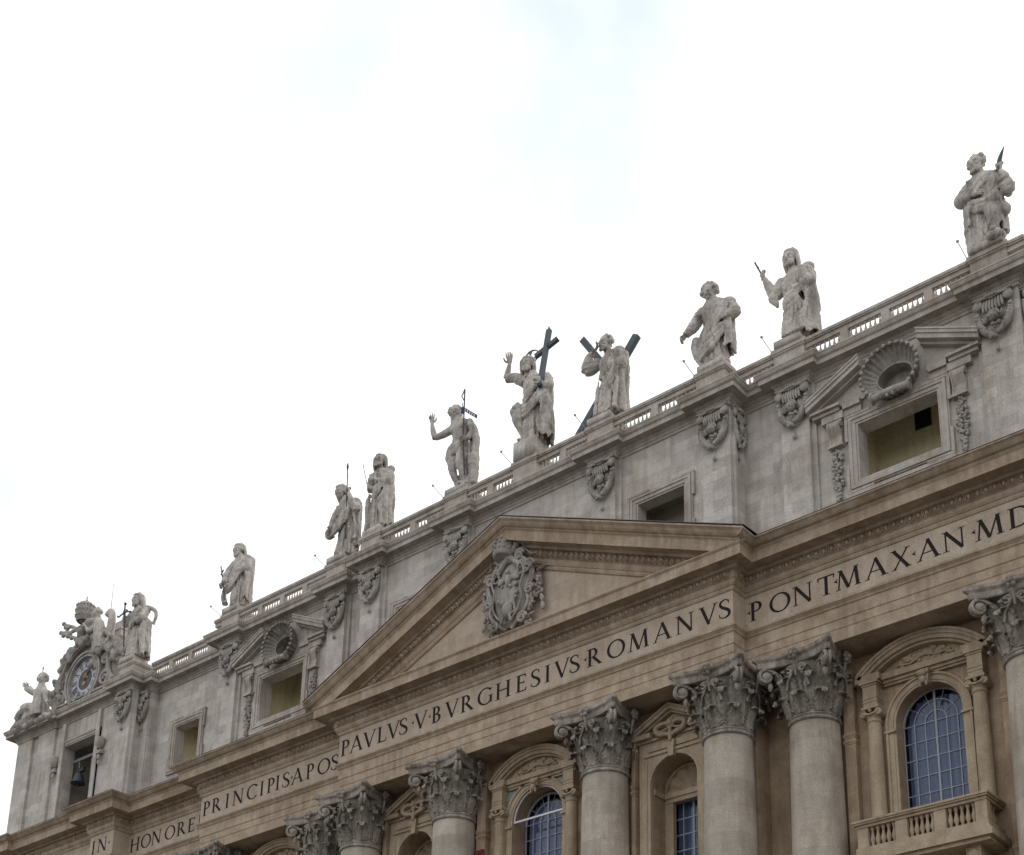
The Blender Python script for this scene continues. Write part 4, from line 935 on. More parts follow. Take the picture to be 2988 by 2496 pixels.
class Fig:
    def __init__(s, seed): s.b = MB(); s.h = MB(); s.r = random.Random(seed); s.seed = seed; s.hz = 62
    def robe(s, secs, amp=.09, ks=(7, 11, 17), n=96, z_dense=34, tw=.25):
        """closed draped body through (z, cx, cy, rx, ry, fold strength)"""
        zs = [q[0] for q in secs]; rings = []
        ph = [s.r.uniform(0, 6.28) for _ in ks]; tws = [s.r.uniform(-tw, tw) for _ in ks]
        for i in range(z_dense+1):
            z = zs[0]+(zs[-1]-zs[0])*i/z_dense; v = [np.interp(z, zs, [q[j] for q in secs]) for j in range(1, 6)]; ring = []
            for k in range(n):
                a = 2*PI*k/n; f = 0
                for kk, p, t_ in zip(ks, ph, tws): f += (2*abs(math.sin(kk*a/2+p+t_*(z-zs[0])))-1.3)/len(ks)
                f *= amp*v[4]*1.6
                ring.append((v[0]+v[2]*math.cos(a)*(1+f), v[1]+v[3]*math.sin(a)*(1+f), z))
            rings.append(ring)
        s.b.loft(rings)
    def std(s, x, y, z0, zs, w=1.0, lean=0, hip=0, amp=.17, fold=1.0, dx=0):
        h = zs-z0; w *= .84
        s.robe([(z0, x, y, .86*w, .74*w, 1.25*fold), (z0+.22*h, x+hip*.6, y, .80*w, .68*w, 1.15*fold), (z0+.48*h, x+hip, y, .86*w, .64*w, .8*fold), (z0+.64*h, x+hip*.5+dx*.4, y+lean*.4, .70*w, .54*w, .6*fold), (z0+.84*h, x+dx*.8, y+lean*.8, .84*w, .58*w, .4*fold), (z0+.96*h, x+dx, y+lean, .84*w, .46*w, .2*fold), (z0+1.03*h, x+dx, y+lean, .42*w, .36*w, 0), (z0+1.09*h, x+dx, y+lean-.05, .27*w, .27*w, 0)], amp)
        for k in range(9):                                  # long deep folds of the skirt
            a = PI+PI*(k+.5)/9+s.r.uniform(-.1, .1); r0, r1 = .88*w, .76*w; zt = z0+h*s.r.uniform(.40, .58); sw = s.r.uniform(-.12, .12)
            s.b.tube([(x+hip+r1*math.cos(a+sw)*.98, y+.66*w*math.sin(a+sw), zt), (x+hip*.6+r1*math.cos(a+sw*.5)*1.04, y+.72*w*math.sin(a), (zt+z0)/2), (x+r0*math.cos(a)*1.02, y+.80*w*math.sin(a), z0)], [.05*w, .09*w, .11*w], 7)
    def head(s, c, yaw=0, pitch=0, sc=1.0, hair='short', beard=True, roll=0):
        """c centre of skull; faces -y at yaw 0; positive yaw turns to -x"""
        s.hz = c[2]-1.25
        Rm = (Matrix.Rotation(-yaw, 3, 'Z') @ Matrix.Rotation(roll, 3, 'Y') @ Matrix.Rotation(pitch, 3, 'X')); C = Vector(c); b = s.b
        P = lambda x, y, z: tuple(C+Rm @ Vector((x*sc, y*sc, z*sc)))
        B = lambda x, y, z, r, rot=True: b.ball(P(x, y, z), tuple(q*sc for q in r) if hasattr(r, '__len__') else r*sc, 9, 7, Rm)
        B(0, .04, .08, (.36, .42, .42)); B(0, -.10, -.18, (.29, .30, .36)); B(0, -.18, -.40, (.17, .17, .14))
        b.tube([P(0, -.40, .06), P(0, -.50, -.12), P(0, -.47, -.20)], [.055*sc, .08*sc, .085*sc], 7)
        b.tube([P(-.24, -.33, .06), P(0, -.39, .09), P(.24, -.33, .06)], .065*sc, 6)
        for q in (-1, 1): B(q*.19, -.31, -.16, (.10, .09, .11)); B(q*.13, -.35, -.03, (.06, .04, .045)); B(q*.37, .02, -.08, (.05, .09, .13))
        B(0, -.40, -.31, (.12, .06, .04)); B(0, -.38, -.37, (.10, .06, .04))
        b.tube([P(0, .05, -.2), P(0, .10, -.6), P(0, .12, -.85)], [.24*sc, .25*sc, .33*sc], 10)
        if hair in ('short', 'curly'):
            for k in range(46 if hair == 'short' else 60):
                a = s.r.uniform(-.1, 1.1)*PI; t_ = s.r.uniform(-.25, 1.5); r_ = .43 if hair == 'short' else .47
                v = Vector((r_*math.cos(a)*math.cos(t_), .05+r_*math.sin(a)*math.cos(t_), .08+r_*math.sin(t_)))
                if v.y < -.15 and v.z < .22: continue
                B(v.x, v.y, v.z, s.r.uniform(.08, .13) if hair == 'short' else s.r.uniform(.10, .17))
        if hair == 'long':
            for k in range(30):
                a = s.r.uniform(-.05, 1.05)*PI; ca, sa = math.cos(a), math.sin(a)
                b.tube([P(.2*ca, .02+.2*sa, .50), P(.40*ca, .05+.44*sa, .25), P(.44*ca, .06+.47*sa, -.2), P(.40*ca, .12+.42*sa, -.62), P(.36*ca+.04, .1+.38*sa, -.85)], [.10*sc, .12*sc, .11*sc, .10*sc, .05*sc], 6)
            B(0, .05, .34, (.36, .40, .20))
        if beard:
            for k in range(26):
                a = s.r.uniform(-1, 1); B(.27*math.sin(a*1.3), -.18-.20*math.cos(a*1.3), -.36-s.r.uniform(0, .22)*(1-abs(a)*.5), s.r.uniform(.07, .11))
            for q in (-1, 1): b.tube([P(q*.02, -.44, -.25), P(q*.15, -.40, -.32)], .05*sc, 5)
    def arm(s, pts, rad, sleeve=True):
        pts = [Vector(p) for p in pts]; s.b.tube(bez(pts, 6), list(np.interp(np.linspace(0, 1, 6*(len(pts)-1)+1), np.linspace(0, 1, len(rad)), rad)), 11)
        if sleeve:
            n = len(pts)
            for k in range(10):
                t_ = k/9*(n-1)*.62; i = min(int(t_), n-2); p = pts[i].lerp(pts[i+1], t_-i); rr = np.interp(t_/(n-1), np.linspace(0, 1, len(rad)), rad)
                s.b.ball(tuple(p), (rr*1.12, rr*1.10, rr*.5), 9, 6, Matrix.Rotation(s.r.uniform(-.6, .6), 3, 'Y') @ Matrix.Rotation(s.r.uniform(-.5, .5), 3, 'X'))
    def hand(s, w, d, n, sc=1.0, curl=.3, thumb=1, spread=.18, curls=None):
        """wrist w, pointing d, palm facing n; five separate fingers"""
        d = Vector(d).normalized(); n = Vector(n); n = (n-d*n.dot(d)).normalized(); l = d.cross(n)*thumb; W = Vector(w); h = s.h
        h.loft([[tuple(W+d*t_*sc+l*a*sc+n*b_*sc) for a, b_ in ((-x, -.05), (0, -.07), (x, -.05), (x, .04), (0, .06), (-x, .04))] for t_, x in ((-.12, .09), (0, .10), (.16, .15), (.34, .17), (.40, .16))])
        for j in range(4):
            cu = (curls[j] if curls else curl); ln = (.34, .40, .37, .28)[j]*sc; p = W+d*.36*sc+l*(-.135+.09*j)*-1*sc; di = (d+l*(.5*spread-(spread/3)*j)).normalized(); pts = [p]; ang = 0
            for q in range(3): ang += cu*(.6 if q == 0 else 1); dd = di*math.cos(ang)+n*math.sin(ang); p = p+dd*ln/3*(1.15-.15*q); pts.append(p)
            h.tube(pts, [.052*sc, .05*sc, .045*sc, .032*sc], 7)
        p = W+l*.13*sc+d*.08*sc; dd = (l*.8+d*.55+n*.35).normalized(); d2 = (d*.8+l*.3+n*(.3+curl)).normalized(); h.tube([p, p+dd*.18*sc, p+dd*.18*sc+d2*.18*sc], [.065*sc, .058*sc, .038*sc], 7)
    def cloak(s, x, y, z0, z1, a0, a1, r0, r1, th=.09, folds=11, amp=.12, top=True):
        r0 *= .86; r1 *= .86
        """hanging shell of cloth round the axis (x, y) between angles a0..a1 (degrees, 90 = back)"""
        n, m = 44, 22; rings = []; ph = s.r.uniform(0, 6)
        for i in range(m+1):
            t_ = i/m; z = z0+(z1-z0)*t_; r = r0+(r1-r0)*t_; out, inn = [], []
            for k in range(n+1):
                a = R(a0+9*math.sin(2.2*z+ph)+(a1-a0+9*math.sin(1.7*z+ph*2)-9*math.sin(2.2*z+ph))*k/n); f = 1+amp*(1.1-.8*t_)*(2*abs(math.sin(folds*a/2+ph+.3*math.sin(3*t_)))-1.25); zz = z+(.16*math.sin(a*5+ph)+.12*math.sin(a*11))*(1-t_)**2
                out.append((x+r*f*math.cos(a), y+r*f*.85*math.sin(a), zz)); inn.append((x+(r*f-th)*math.cos(a), y+(r*f-th)*.85*math.sin(a), zz))
            rings.append(out+inn[::-1])
        if top:                                             # rounded over the shoulders
            last = rings[-1]
            for sc_, dz in ((.86, .14), (.62, .26), (.36, .32)): rings.append([(x+(p[0]-x)*sc_, y+(p[1]-y)*sc_, p[2]+dz) for p in last])
        s.b.loft(rings)
        for j in (0, n): s.b.tube([rings[i][j] for i in range(m+1)], [.09-.02*i/m for i in range(m+1)], 7)
    def sash(s, p0, p1, p2, n=5, r=.09, drop=.17):
        for k in range(n):
            o = Vector((s.r.uniform(-.05, .05), -.03*(k % 2), -drop*k)); s.b.tube(bez([Vector(p0)+o*.5, Vector(p1)+o, Vector(p2)+o*.7], 8), [r*(.7+.5*math.sin(PI*j/16)) for j in range(17)], 7)
    def foot(s, x, y, z, yaw=0, sc=1.0):
        d = Vector((-math.sin(yaw), -math.cos(yaw), 0)); p = Vector((x, y, z)); s.b.tube([p+Vector((0, 0, .22*sc)), p+d*.2*sc+Vector((0, 0, .14*sc)), p+d*.55*sc+Vector((0, 0, .07*sc))], [.16*sc, .15*sc, .09*sc], 8)
    def plinth(s, x, y, z0, z1, hw): s.h.box(x-hw, x+hw, y-hw*.9, y+hw*.9, z0, z1); s.b.ball((x, y, z1), (hw*.8, hw*.72, .12), 14, 6)
    def done(s, label, vox=.036):
        o = sculpt('statue', s.b, vox, 'statue', None, s.h, fold=(.085, s.hz, s.seed*3.7)); return tag(o, label, 'statue', 'stone statues on the roofline')
Z0 = 57.02
def bar(mb, a, b, wx, wy=None):
    """square beam from a to b"""
    a, b = Vector(a), Vector(b); d = (b-a).normalized(); u = Vector((0, 1, 0)); u = (u-d*u.dot(d)).normalized(); v = d.cross(u); wy = wy or wx
    vs = [tuple(p+u*su*wy/2+v*sv*wx/2) for p in (a, b) for su, sv in ((-1, -1), (1, -1), (1, 1), (-1, 1))]
    return mb.add(vs, [(0, 1, 2, 3), (7, 6, 5, 4), (0, 4, 5, 1), (1, 5, 6, 2), (2, 6, 7, 3), (3, 7, 4, 0)])

# apostle with upright sword beside the clock
f = Fig(1); f.plinth(-41.85, 2.0, Z0, 57.45, .85)
f.std(-41.55, 1.95, 57.45, 61.75, 1.05, lean=-.2, hip=-.1, amp=.18)
f.head((-41.55, 1.55, 62.55), yaw=.0, pitch=.15, hair='long', beard=True, sc=1.05)
f.arm([(-42.25, 1.75, 61.6), (-42.55, 1.35, 60.65), (-42.35, 1.02, 61.2)], [.34, .30, .17]); f.hand((-42.33, 1.0, 61.2), (0, -.1, 1), (0, 1, 0), 1.0, 1.0)
f.arm([(-40.75, 1.9, 61.5), (-40.55, 1.55, 60.6), (-41.2, 1.25, 60.3)], [.34, .32, .2]); f.hand((-41.2, 1.25, 60.3), (-1, -.1, .1), (0, 1, 0), 1.0, .5)
f.cloak(-41.3, 1.95, 57.5, 60.6, -35, 120, 1.18, 1.05); f.cloak(-41.9, 1.9, 57.5, 60.0, 150, 235, .92, .72, folds=7)
f.b.tube(bez([(-40.9, 2.0, 61.9), (-40.2, 2.2, 61.5), (-39.95, 2.35, 60.9), (-40.2, 2.3, 60.2)], 6), .16, 7)
f.sash((-40.9, 1.6, 61.7), (-41.6, 1.25, 60.9), (-42.2, 1.5, 60.0), 5)
f.done('robed stone statue holding an upright sword, on the pedestal beside the clock')
m = MB(); m.tube([(-42.27, .92, 62.1), (-42.27, .92, 61.45)], .06, 8); m.ball((-42.27, .92, 62.15), .12, 8, 6); m.tube(bez([(-43.15, .9, 61.35), (-43.0, .92, 61.2), (-42.27, .92, 61.35), (-41.5, .92, 61.2), (-41.4, .92, 61.05)], 5), .06, 7)
bar(m, (-42.27, .92, 61.45), (-41.9, .98, 58.2), .14, .05); tag(m.build('sword', 'iron'), 'dark sword held point down by the statue beside the clock', 'sword')

# apostle with small cross staff
f = Fig(2); f.plinth(-29.15, 1.95, Z0, 57.45, .82)
f.std(-28.95, 1.95, 57.45, 61.6, 1.0, lean=-.25, hip=.1)
f.head((-29.0, 1.52, 62.28), yaw=.1, pitch=.2, hair='long', beard=True)
f.arm([(-29.6, 1.75, 61.4), (-29.95, 1.5, 60.45), (-29.85, 1.1, 59.6)], [.34, .34, .2]); f.hand((-29.86, 1.08, 59.55), (-.2, -.5, -.6), (.5, 0, -.4), 1.05, .9)
f.arm([(-28.3, 1.9, 61.4), (-28.05, 1.6, 60.5), (-28.6, 1.25, 60.2)], [.34, .32, .18]); f.hand((-28.6, 1.25, 60.2), (-1, -.1, .3), (0, 1, 0), 1, .4)
f.cloak(-28.85, 1.95, 57.9, 61.5, -30, 130, 1.0, 1.12, folds=8); f.sash((-28.3, 1.5, 61.3), (-28.9, 1.22, 60.5), (-29.6, 1.4, 59.8), 6); f.sash((-28.1, 1.4, 60.6), (-28.9, 1.2, 59.7), (-29.7, 1.4, 59.1), 4)
f.b.tube(bez([(-29.75, 1.3, 59.5), (-30.05, 1.3, 58.7), (-29.85, 1.35, 57.9)], 6), [.14+.012*k for k in range(13)], 8)
f.done('stone statue leaning forward over a thin cross staff held low, fourth pedestal left of centre')
m = MB(); m.tube([(-30.42, 1.08, 61.2), (-29.85, 1.0, 59.55), (-29.5, .98, 58.0)], .05, 7); m.tube([(-30.33, 1.08, 60.42), (-30.05, 1.08, 60.78)], .05, 6); tag(m.build('cross_staff', 'iron'), 'thin dark staff with a small cross, held low by the leaning robed statue', 'staff')

# apostle with lance
f = Fig(3); f.plinth(-17.86, 1.95, Z0, 57.45, .82)
f.std(-17.55, 1.95, 57.45, 61.85, 1.0, lean=-.25, hip=.18)
f.head((-17.98, 1.5, 62.75), yaw=.1, pitch=.3, hair='long', beard=False)
f.arm([(-16.95, 1.85, 61.7), (-16.35, 1.6, 60.7), (-16.75, 1.5, 61.5), (-17.15, 1.5, 62.3)], [.34, .30, .2, .14]); f.hand((-17.15, 1.5, 62.3), (-.2, -.1, 1), (0, 1, 0), 1, 1.0)
f.arm([(-18.25, 1.8, 61.6), (-18.55, 1.6, 60.7), (-18.5, 1.3, 59.9)], [.33, .3, .18]); f.hand((-18.5, 1.3, 59.9), (-.3, -.3, -.8), (.6, 0, 0), 1, .5)
f.cloak(-17.4, 1.95, 58.2, 61.8, -20, 120, 1.05, 1.0); f.sash((-16.9, 1.5, 61.2), (-17.6, 1.2, 60.3), (-18.4, 1.4, 60.0), 6); f.sash((-16.9, 1.3, 60.3), (-17.8, 1.15, 59.7), (-18.6, 1.4, 59.7), 4)
f.b.tube(bez([(-18.45, 1.35, 59.9), (-18.85, 1.3, 59.6), (-18.7, 1.35, 59.2), (-18.35, 1.4, 59.3)], 5), .17, 8)
f.done('stone statue bowing its head beside an upright lance, lower left of a close pair')
m = MB(); m.tube([(-17.32, 1.42, 64.1), (-16.95, 1.3, 58.5)], .045, 7); m.lathe([(.01, 64.9), (.09, 64.5), (.03, 64.1)], (-17.34, 1.42), 6); tag(m.build('lance', 'iron'), 'thin dark lance with a leaf shaped tip, beside the statue with the bowed head', 'lance')

# apostle with book and thin rod
f = Fig(4); f.plinth(-13.45, 1.1, Z0, 57.45, .82)
f.std(-13.3, 1.05, 57.45, 61.95, .95, lean=-.1, hip=-.05)
f.head((-13.35, .75, 62.85), yaw=-.3, pitch=.0, hair='long', beard=True)
f.arm([(-13.95, .95, 61.75), (-14.05, .75, 60.85), (-13.7, .4, 60.8)], [.32, .3, .18]); f.hand((-13.7, .4, 60.85), (.2, -.4, .5), (0, .5, .6), 1, .9)
f.arm([(-12.65, 1.0, 61.75), (-12.5, .75, 60.9), (-13.1, .45, 61.1)], [.32, .3, .18]); f.hand((-13.1, .45, 61.1), (-1, -.1, .4), (0, 1, 0), 1, .4)
f.b.box(-13.95, -13.25, .42, .60, 61.0, 61.85); f.b.ball((-12.55, 1.1, 62.05), (.30, .3, .26), 9, 7)
f.cloak(-13.2, 1.05, 57.6, 61.8, -55, 125, .98, .95); f.sash((-12.6, .6, 61.4), (-13.2, .45, 60.6), (-13.9, .7, 60.2), 5)
f.b.tube(bez([(-14.0, .7, 60.4), (-14.15, .6, 59.8), (-14.0, .65, 58.6), (-14.05, .7, 57.6)], 6), [.14+.008*k for k in range(19)], 8)
f.done('stone statue clasping a book to its chest, upper right of a close pair')
m = MB(); m.tube([(-14.42, .2, 62.75), (-13.78, .35, 60.1)], .028, 6); tag(m.build('rod', 'iron'), 'very thin metal rod slanting before the statue with the book', 'rod')

# bare chested figure with banner staff
f = Fig(5); bx = -6.05; f.plinth(-5.85, 1.05, Z0, 57.45, .82)
f.robe([(60.1, bx-.15, 1.0, .70, .52, .8), (60.6, bx-.15, 1.0, .78, .56, .8), (61.05, bx-.1, 1.0, .76, .54, .5), (61.2, bx-.08, 1.0, .60, .44, 0), (61.7, bx, 1.0, .62, .44, 0), (62.3, bx-.05, .95, .76, .48, 0), (62.7, bx-.1, .95, .74, .40, 0), (62.95, bx-.2, .9, .34, .30, 0), (63.2, bx-.25, .85, .24, .25, 0)], .13, (5, 8, 13))
for q in (-1, 1): f.b.ball((bx-.05+q*.33, .62, 62.2), (.34, .16, .26), 9, 7)
f.sash((bx+.55, .7, 61.1), (bx-.1, .45, 60.75), (bx-.75, .8, 60.9), 5, .10, .15); f.b.tube(bez([(bx-.6, .7, 60.9), (bx-.9, .8, 60.6), (bx-.8, .8, 59.9), (bx-.62, .85, 59.3)], 6), [.2-.006*k for k in range(19)], 8)
f.head((-6.45, .75, 63.55), yaw=-.6, pitch=.15, hair='short', beard=False, sc=1.0)
for k in range(20): a = f.r.uniform(0, PI); f.b.tube([(-6.45+.36*math.cos(a), .78+.4*math.sin(a), 63.6), (-6.45+.44*math.cos(a), .85+.4*math.sin(a), 63.0)], [.11, .07], 6)
f.arm([(-6.75, .95, 62.55), (-7.4, .75, 62.3), (-7.98, .58, 62.2)], [.30, .25, .20], False); f.arm([(-7.98, .58, 62.15), (-8.12, .5, 62.7), (-8.2, .45, 63.3)], [.21, .19, .12], False)
f.hand((-8.2, .45, 63.35), (-.1, -.05, 1), (.6, -.8, 0), 1.0, .3, 1, .3, curls=(.1, .15, .8, 1.0))
f.arm([(-5.4, 1.0, 62.5), (-4.95, .95, 61.6), (-5.1, .55, 60.8)], [.30, .25, .16], False); f.hand((-5.1, .5, 60.8), (-.1, -.7, -.3), (-.5, 0, .5), 1, 1.0)
f.arm([(-6.35, .95, 60.4), (-6.45, .75, 59.2), (-6.15, .95, 58.0), (-6.15, .95, 57.6)], [.40, .27, .19, .16], False); f.foot(-6.15, .95, 57.45, .5)
f.arm([(-5.8, .9, 60.4), (-5.6, .5, 59.2), (-5.35, .75, 58.0), (-5.3, .75, 57.6)], [.42, .29, .20, .16], False); f.foot(-5.3, .75, 57.45, .1)
f.b.ball((-5.62, .32, 59.2), (.2, .16, .2), 8, 6)
f.cloak(-5.2, 1.15, 57.5, 60.9, -70, 70, .52, .36, .2, 9, .14); f.b.tube(bez([(-5.3, .9, 62.2), (-4.85, .9, 61.8), (-4.7, 1.0, 61.0), (-4.75, 1.0, 59.2), (-4.85, 1.0, 57.6)], 6), [.2]*12+[.26]*13, 9)
f.b.tube([(-6.0, 1.35, 60.2), (-5.7, 1.4, 57.5)], [.45, .5], 9)
f.hz = 60.2; f.done('bare chested stone statue with one arm raised, wearing a loincloth')
m = MB(); m.tube([(-5.54, .65, 64.9), (-5.3, .40, 61.0), (-5.03, .38, 58.0)], .05, 7); m.tube([(-5.56, .65, 64.85), (-5.8, .65, 64.45), (-5.55, .65, 64.0)], .04, 6); m.tube([(-5.72, .63, 63.9), (-5.6, .63, 63.4), (-5.5, .63, 63.2)], .03, 6)
tag(m.build('staff', 'iron'), 'tall dark pole held by the bare chested statue with its arm raised', 'staff')
m = MB(); G = [[(-5.62+1.26*t_, .62-.03*math.sin(t_*9), 63.42-1.22*t_+dz) for dz in (.16, -.14)] for t_ in np.linspace(0, 1, 14)]; m.grid(G); m.grid([[(x, y+.05, z) for x, y, z in r_] for r_ in G]); m.grid([[r_[0], (r_[0][0], r_[0][1]+.05, r_[0][2])] for r_ in G]); m.grid([[r_[1], (r_[1][0], r_[1][1]+.05, r_[1][2])] for r_ in G])
m.tube([(-5.7, .62, 63.5), (-5.66, .62, 63.1)], .1, 7)
bn = m.build('banner', 'blue'); tag(bn, 'small blue and pale streaming banner on the pole of the bare chested statue', 'banner')
mk = MB()
for k in range(5): t_ = .22+.16*k; mk.box(-5.62+1.26*t_-.05, -5.62+1.26*t_+.03, .56, .575, 63.42-1.22*t_-.09, 63.42-1.22*t_+.10)
mk.build('stripe', 'white', bn)

# central figure with cross and halo
f = Fig(6); f.plinth(.0, .95, Z0, 58.35, .82)
f.std(.15, 1.0, 58.35, 63.2, 1.02, lean=-.1, hip=-.1, dx=-.05)
f.head((-.28, .72, 64.3), yaw=-.25, pitch=.15, hair='long', beard=True, sc=1.02)
f.arm([(-.6, .95, 63.2), (-1.25, .75, 63.75), (-1.9, .62, 63.9)], [.36, .33, .27]); f.arm([(-1.9, .62, 63.95), (-1.72, .57, 64.45), (-1.62, .55, 64.85)], [.23, .18, .12], False)
f.hand((-1.62, .55, 64.9), (0, -.05, 1), (.5, -.85, 0), 1.1, .25, -1, .4, curls=(.1, .1, .3, .5))
f.arm([(.95, 1.0, 62.95), (1.45, .8, 61.9), (1.3, .4, 61.9)], [.36, .34, .2]); f.hand((1.25, .36, 61.95), (-.3, -.4, .6), (-.6, .3, 0), 1.1, .9)
f.cloak(.45, 1.05, 58.4, 62.9, -50, 110, 1.22, 1.05, folds=8, amp=.1); f.sash((1.0, .5, 61.6), (.1, .35, 60.9), (-.85, .6, 61.3), 6, .12, .17); f.sash((.9, .45, 62.6), (.2, .42, 61.9), (-.4, .5, 61.5), 4, .1)
f.b.tube(bez([(-.75, .6, 61.4), (-1.15, .6, 61.2), (-1.05, .6, 60.8), (-.7, .5, 60.7)], 5), .2, 8)
f.arm([(-.5, .8, 60.9), (-.62, .38, 60.1), (-.35, .65, 59.0), (-.25, .65, 58.6)], [.45, .33, .24, .2], False); f.foot(-.25, .65, 58.35, .3)
f.b.tube(bez([(1.3, .7, 61.6), (1.45, .7, 60.6), (1.5, .7, 59.6), (1.2, .8, 58.6)], 6), [.22]*19, 9)
f.done('haloed stone statue with raised right hand, the tallest, at the centre of the roofline')
m = MB(); bar(m, (1.32, .9, 66.2), (1.12, .32, 61.7), .30, .26); bar(m, (.48, .62, 64.42), (2.05, .92, 65.2), .28, .24); m.lathe([(.01, 66.55), (.14, 66.15)], (1.3, .9), 4); tag(m.build('bronze_cross', 'bronze'), 'dark bronze cross leaning on the shoulder of the central statue', 'cross')
m = MB(); m.tube([(-.42+.72*math.cos(2*PI*k/28)*.95, 1.12+.15*math.sin(2*PI*k/28), 64.98+.72*math.sin(2*PI*k/28)) for k in range(29)], .045, 6)
for a in (0, 90, 180):
    a = R(a); m.loft([[(-.42+r_*math.cos(a)-w_*math.sin(a)*e, 1.15+dy, 64.98+r_*math.sin(a)*1.1+w_*math.cos(a)*e) for e, dy in ((-1, 0), (1, 0), (1, .05), (-1, .05))] for r_, w_ in ((.34, .06), (.62, .2))], smooth=False)
tag(m.build('halo', 'bronze'), 'openwork bronze halo ring behind the head of the central statue', 'halo')

# apostle before the diagonal cross
f = Fig(7); f.plinth(5.75, 1.0, Z0, 57.45, .85)
f.std(6.15, 1.0, 57.45, 61.75, 1.06, lean=-.12, hip=.05)
f.head((5.9, .72, 62.75), yaw=.25, pitch=.2, hair='short', beard=True)
f.arm([(5.35, .9, 61.75), (4.65, .65, 61.35), (4.85, .45, 62.0), (5.2, .4, 62.15)], [.36, .42, .26, .16]); f.hand((5.2, .38, 62.15), (.8, -.1, .5), (0, -.5, .6), 1.05, .5)
f.arm([(6.95, 1.0, 61.5), (7.0, .7, 60.6), (6.4, .4, 60.9)], [.36, .34, .19]); f.hand((6.4, .38, 60.9), (-1, -.1, .2), (0, 1, 0), 1.05, .5)
f.cloak(6.25, 1.05, 57.5, 61.7, -60, 130, 1.12, 1.08, folds=8); f.sash((6.9, .6, 61.6), (6.3, .4, 61.1), (5.6, .6, 60.6), 5); f.b.ball((6.75, .95, 61.9), (.4, .4, .3), 9, 7)
for k in range(5): x = 5.55+.34*k; f.b.tube([(x+.1, .45, 60.4), (x, .38, 59.0), (x-.05, .3, 57.5)], [.07, .11, .13], 7)
f.done('bearded stone statue turned aside in front of a diagonal cross')
m = MB(); bar(m, (3.55, 1.55, 64.7), (6.5, 1.62, 59.9), .42, .36); bar(m, (7.35, 1.95, 63.35), (3.55, 1.2, 57.45), .42, .36); tag(m.build('diagonal_cross', 'bronze'), 'large dark bronze X shaped cross behind the bearded statue', 'cross')

# curly headed youth
f = Fig(8); f.plinth(13.45, 1.05, Z0, 57.45, .82)
f.robe([(57.5, 13.5, 1.0, .78, .66, 1), (58.6, 13.2, 1.0, .92, .72, .9), (59.6, 13.35, 1.0, .86, .64, .7), (60.3, 13.55, .95, .74, .52, .4), (61.1, 13.6, .85, .84, .54, .15), (61.55, 13.55, .8, .80, .42, .1), (61.85, 13.5, .7, .36, .30, 0), (62.1, 13.45, .6, .26, .26, 0)], .12)
f.head((13.45, .5, 62.25), yaw=.05, pitch=.42, hair='curly', beard=False, sc=.98)
f.arm([(12.8, .85, 61.5), (12.35, .75, 60.9), (12.35, .3, 60.2), (12.05, .15, 59.8)], [.34, .36, .3, .18]); f.hand((12.05, .15, 59.8), (-.4, -.4, -.6), (.5, 0, -.5), 1.05, .7)
f.arm([(14.2, .95, 61.4), (14.75, .95, 60.6), (14.3, .5, 60.3)], [.36, .36, .22]); f.b.ball((14.4, 1.0, 61.35), (.48, .42, .34), 10, 7); f.b.ball((14.75, 1.0, 60.75), (.3, .35, .3), 9, 7)
f.cloak(13.75, 1.0, 58.3, 61.3, -40, 110, 1.0, 1.0, folds=9, amp=.12); f.sash((14.3, .5, 61.2), (13.7, .35, 60.2), (12.9, .6, 59.5), 6, .1); f.sash((14.4, .6, 59.9), (13.5, .25, 59.1), (12.6, .6, 58.7), 6, .12, .2)
for k in range(6): f.b.tube([(14.05+.12*k, .45, 61.1), (14.1+.1*k, .38, 60.5), (14.0+.1*k, .45, 60.0)], .08, 6)
f.b.tube(bez([(12.5, .7, 59.6), (12.35, .6, 58.9), (12.7, .7, 58.1), (13.1, .8, 57.6)], 6), [.3-.006*k for k in range(19)], 9)
f.done('curly haired stone statue looking down, drapery bunched on its shoulder')

# apostle with short rod
f = Fig(9); f.plinth(17.86, 1.95, Z0, 57.45, .82)
f.std(18.15, 1.95, 57.45, 61.85, 1.02, lean=-.15, hip=-.05, amp=.19)
f.head((18.08, 1.58, 62.85), yaw=.0, pitch=.22, hair='long', beard=True)
f.arm([(17.45, 1.85, 61.75), (17.1, 1.65, 60.9), (16.85, 1.4, 61.35), (16.62, 1.2, 62.0)], [.34, .32, .24, .13]); f.hand((16.62, 1.2, 62.0), (-.3, -.2, 1), (.4, .6, 0), 1, .9)
f.b.tube([(17.0, 1.5, 61.0), (17.0, 1.45, 60.5), (17.25, 1.5, 59.9)], [.2, .22, .1], 8)
f.arm([(18.9, 1.95, 61.6), (19.15, 1.6, 60.7), (18.75, 1.3, 60.5)], [.34, .34, .2]); f.hand((18.75, 1.28, 60.5), (-1, -.1, -.1), (0, 1, 0), 1.05, .6)
f.cloak(18.45, 1.95, 57.5, 61.7, -60, 120, 1.2, 1.05, folds=6, amp=.05); f.b.ball((18.95, 1.95, 62.0), (.42, .38, .26), 9, 7); f.sash((18.9, 1.35, 60.5), (18.2, 1.25, 60.2), (17.6, 1.5, 59.9), 5, .1, .14)
for k in range(6): x = 17.65+.25*k; f.b.tube([(18.3+.05*k, 1.3, 60.1), (x+.1, 1.28, 59.0), (x, 1.22, 57.5)], [.06, .10, .13], 7)
f.done('long haired stone statue holding up a short rod, wrapped in a wide cloak')
m = MB(); m.tube([(16.12, 1.1, 63.3), (16.7, 1.2, 61.75)], .05, 7); m.ball((16.3, 1.12, 62.85), .07, 6, 5); tag(m.build('short_rod', 'iron'), 'short dark rod in the raised hand of the long haired statue', 'rod')

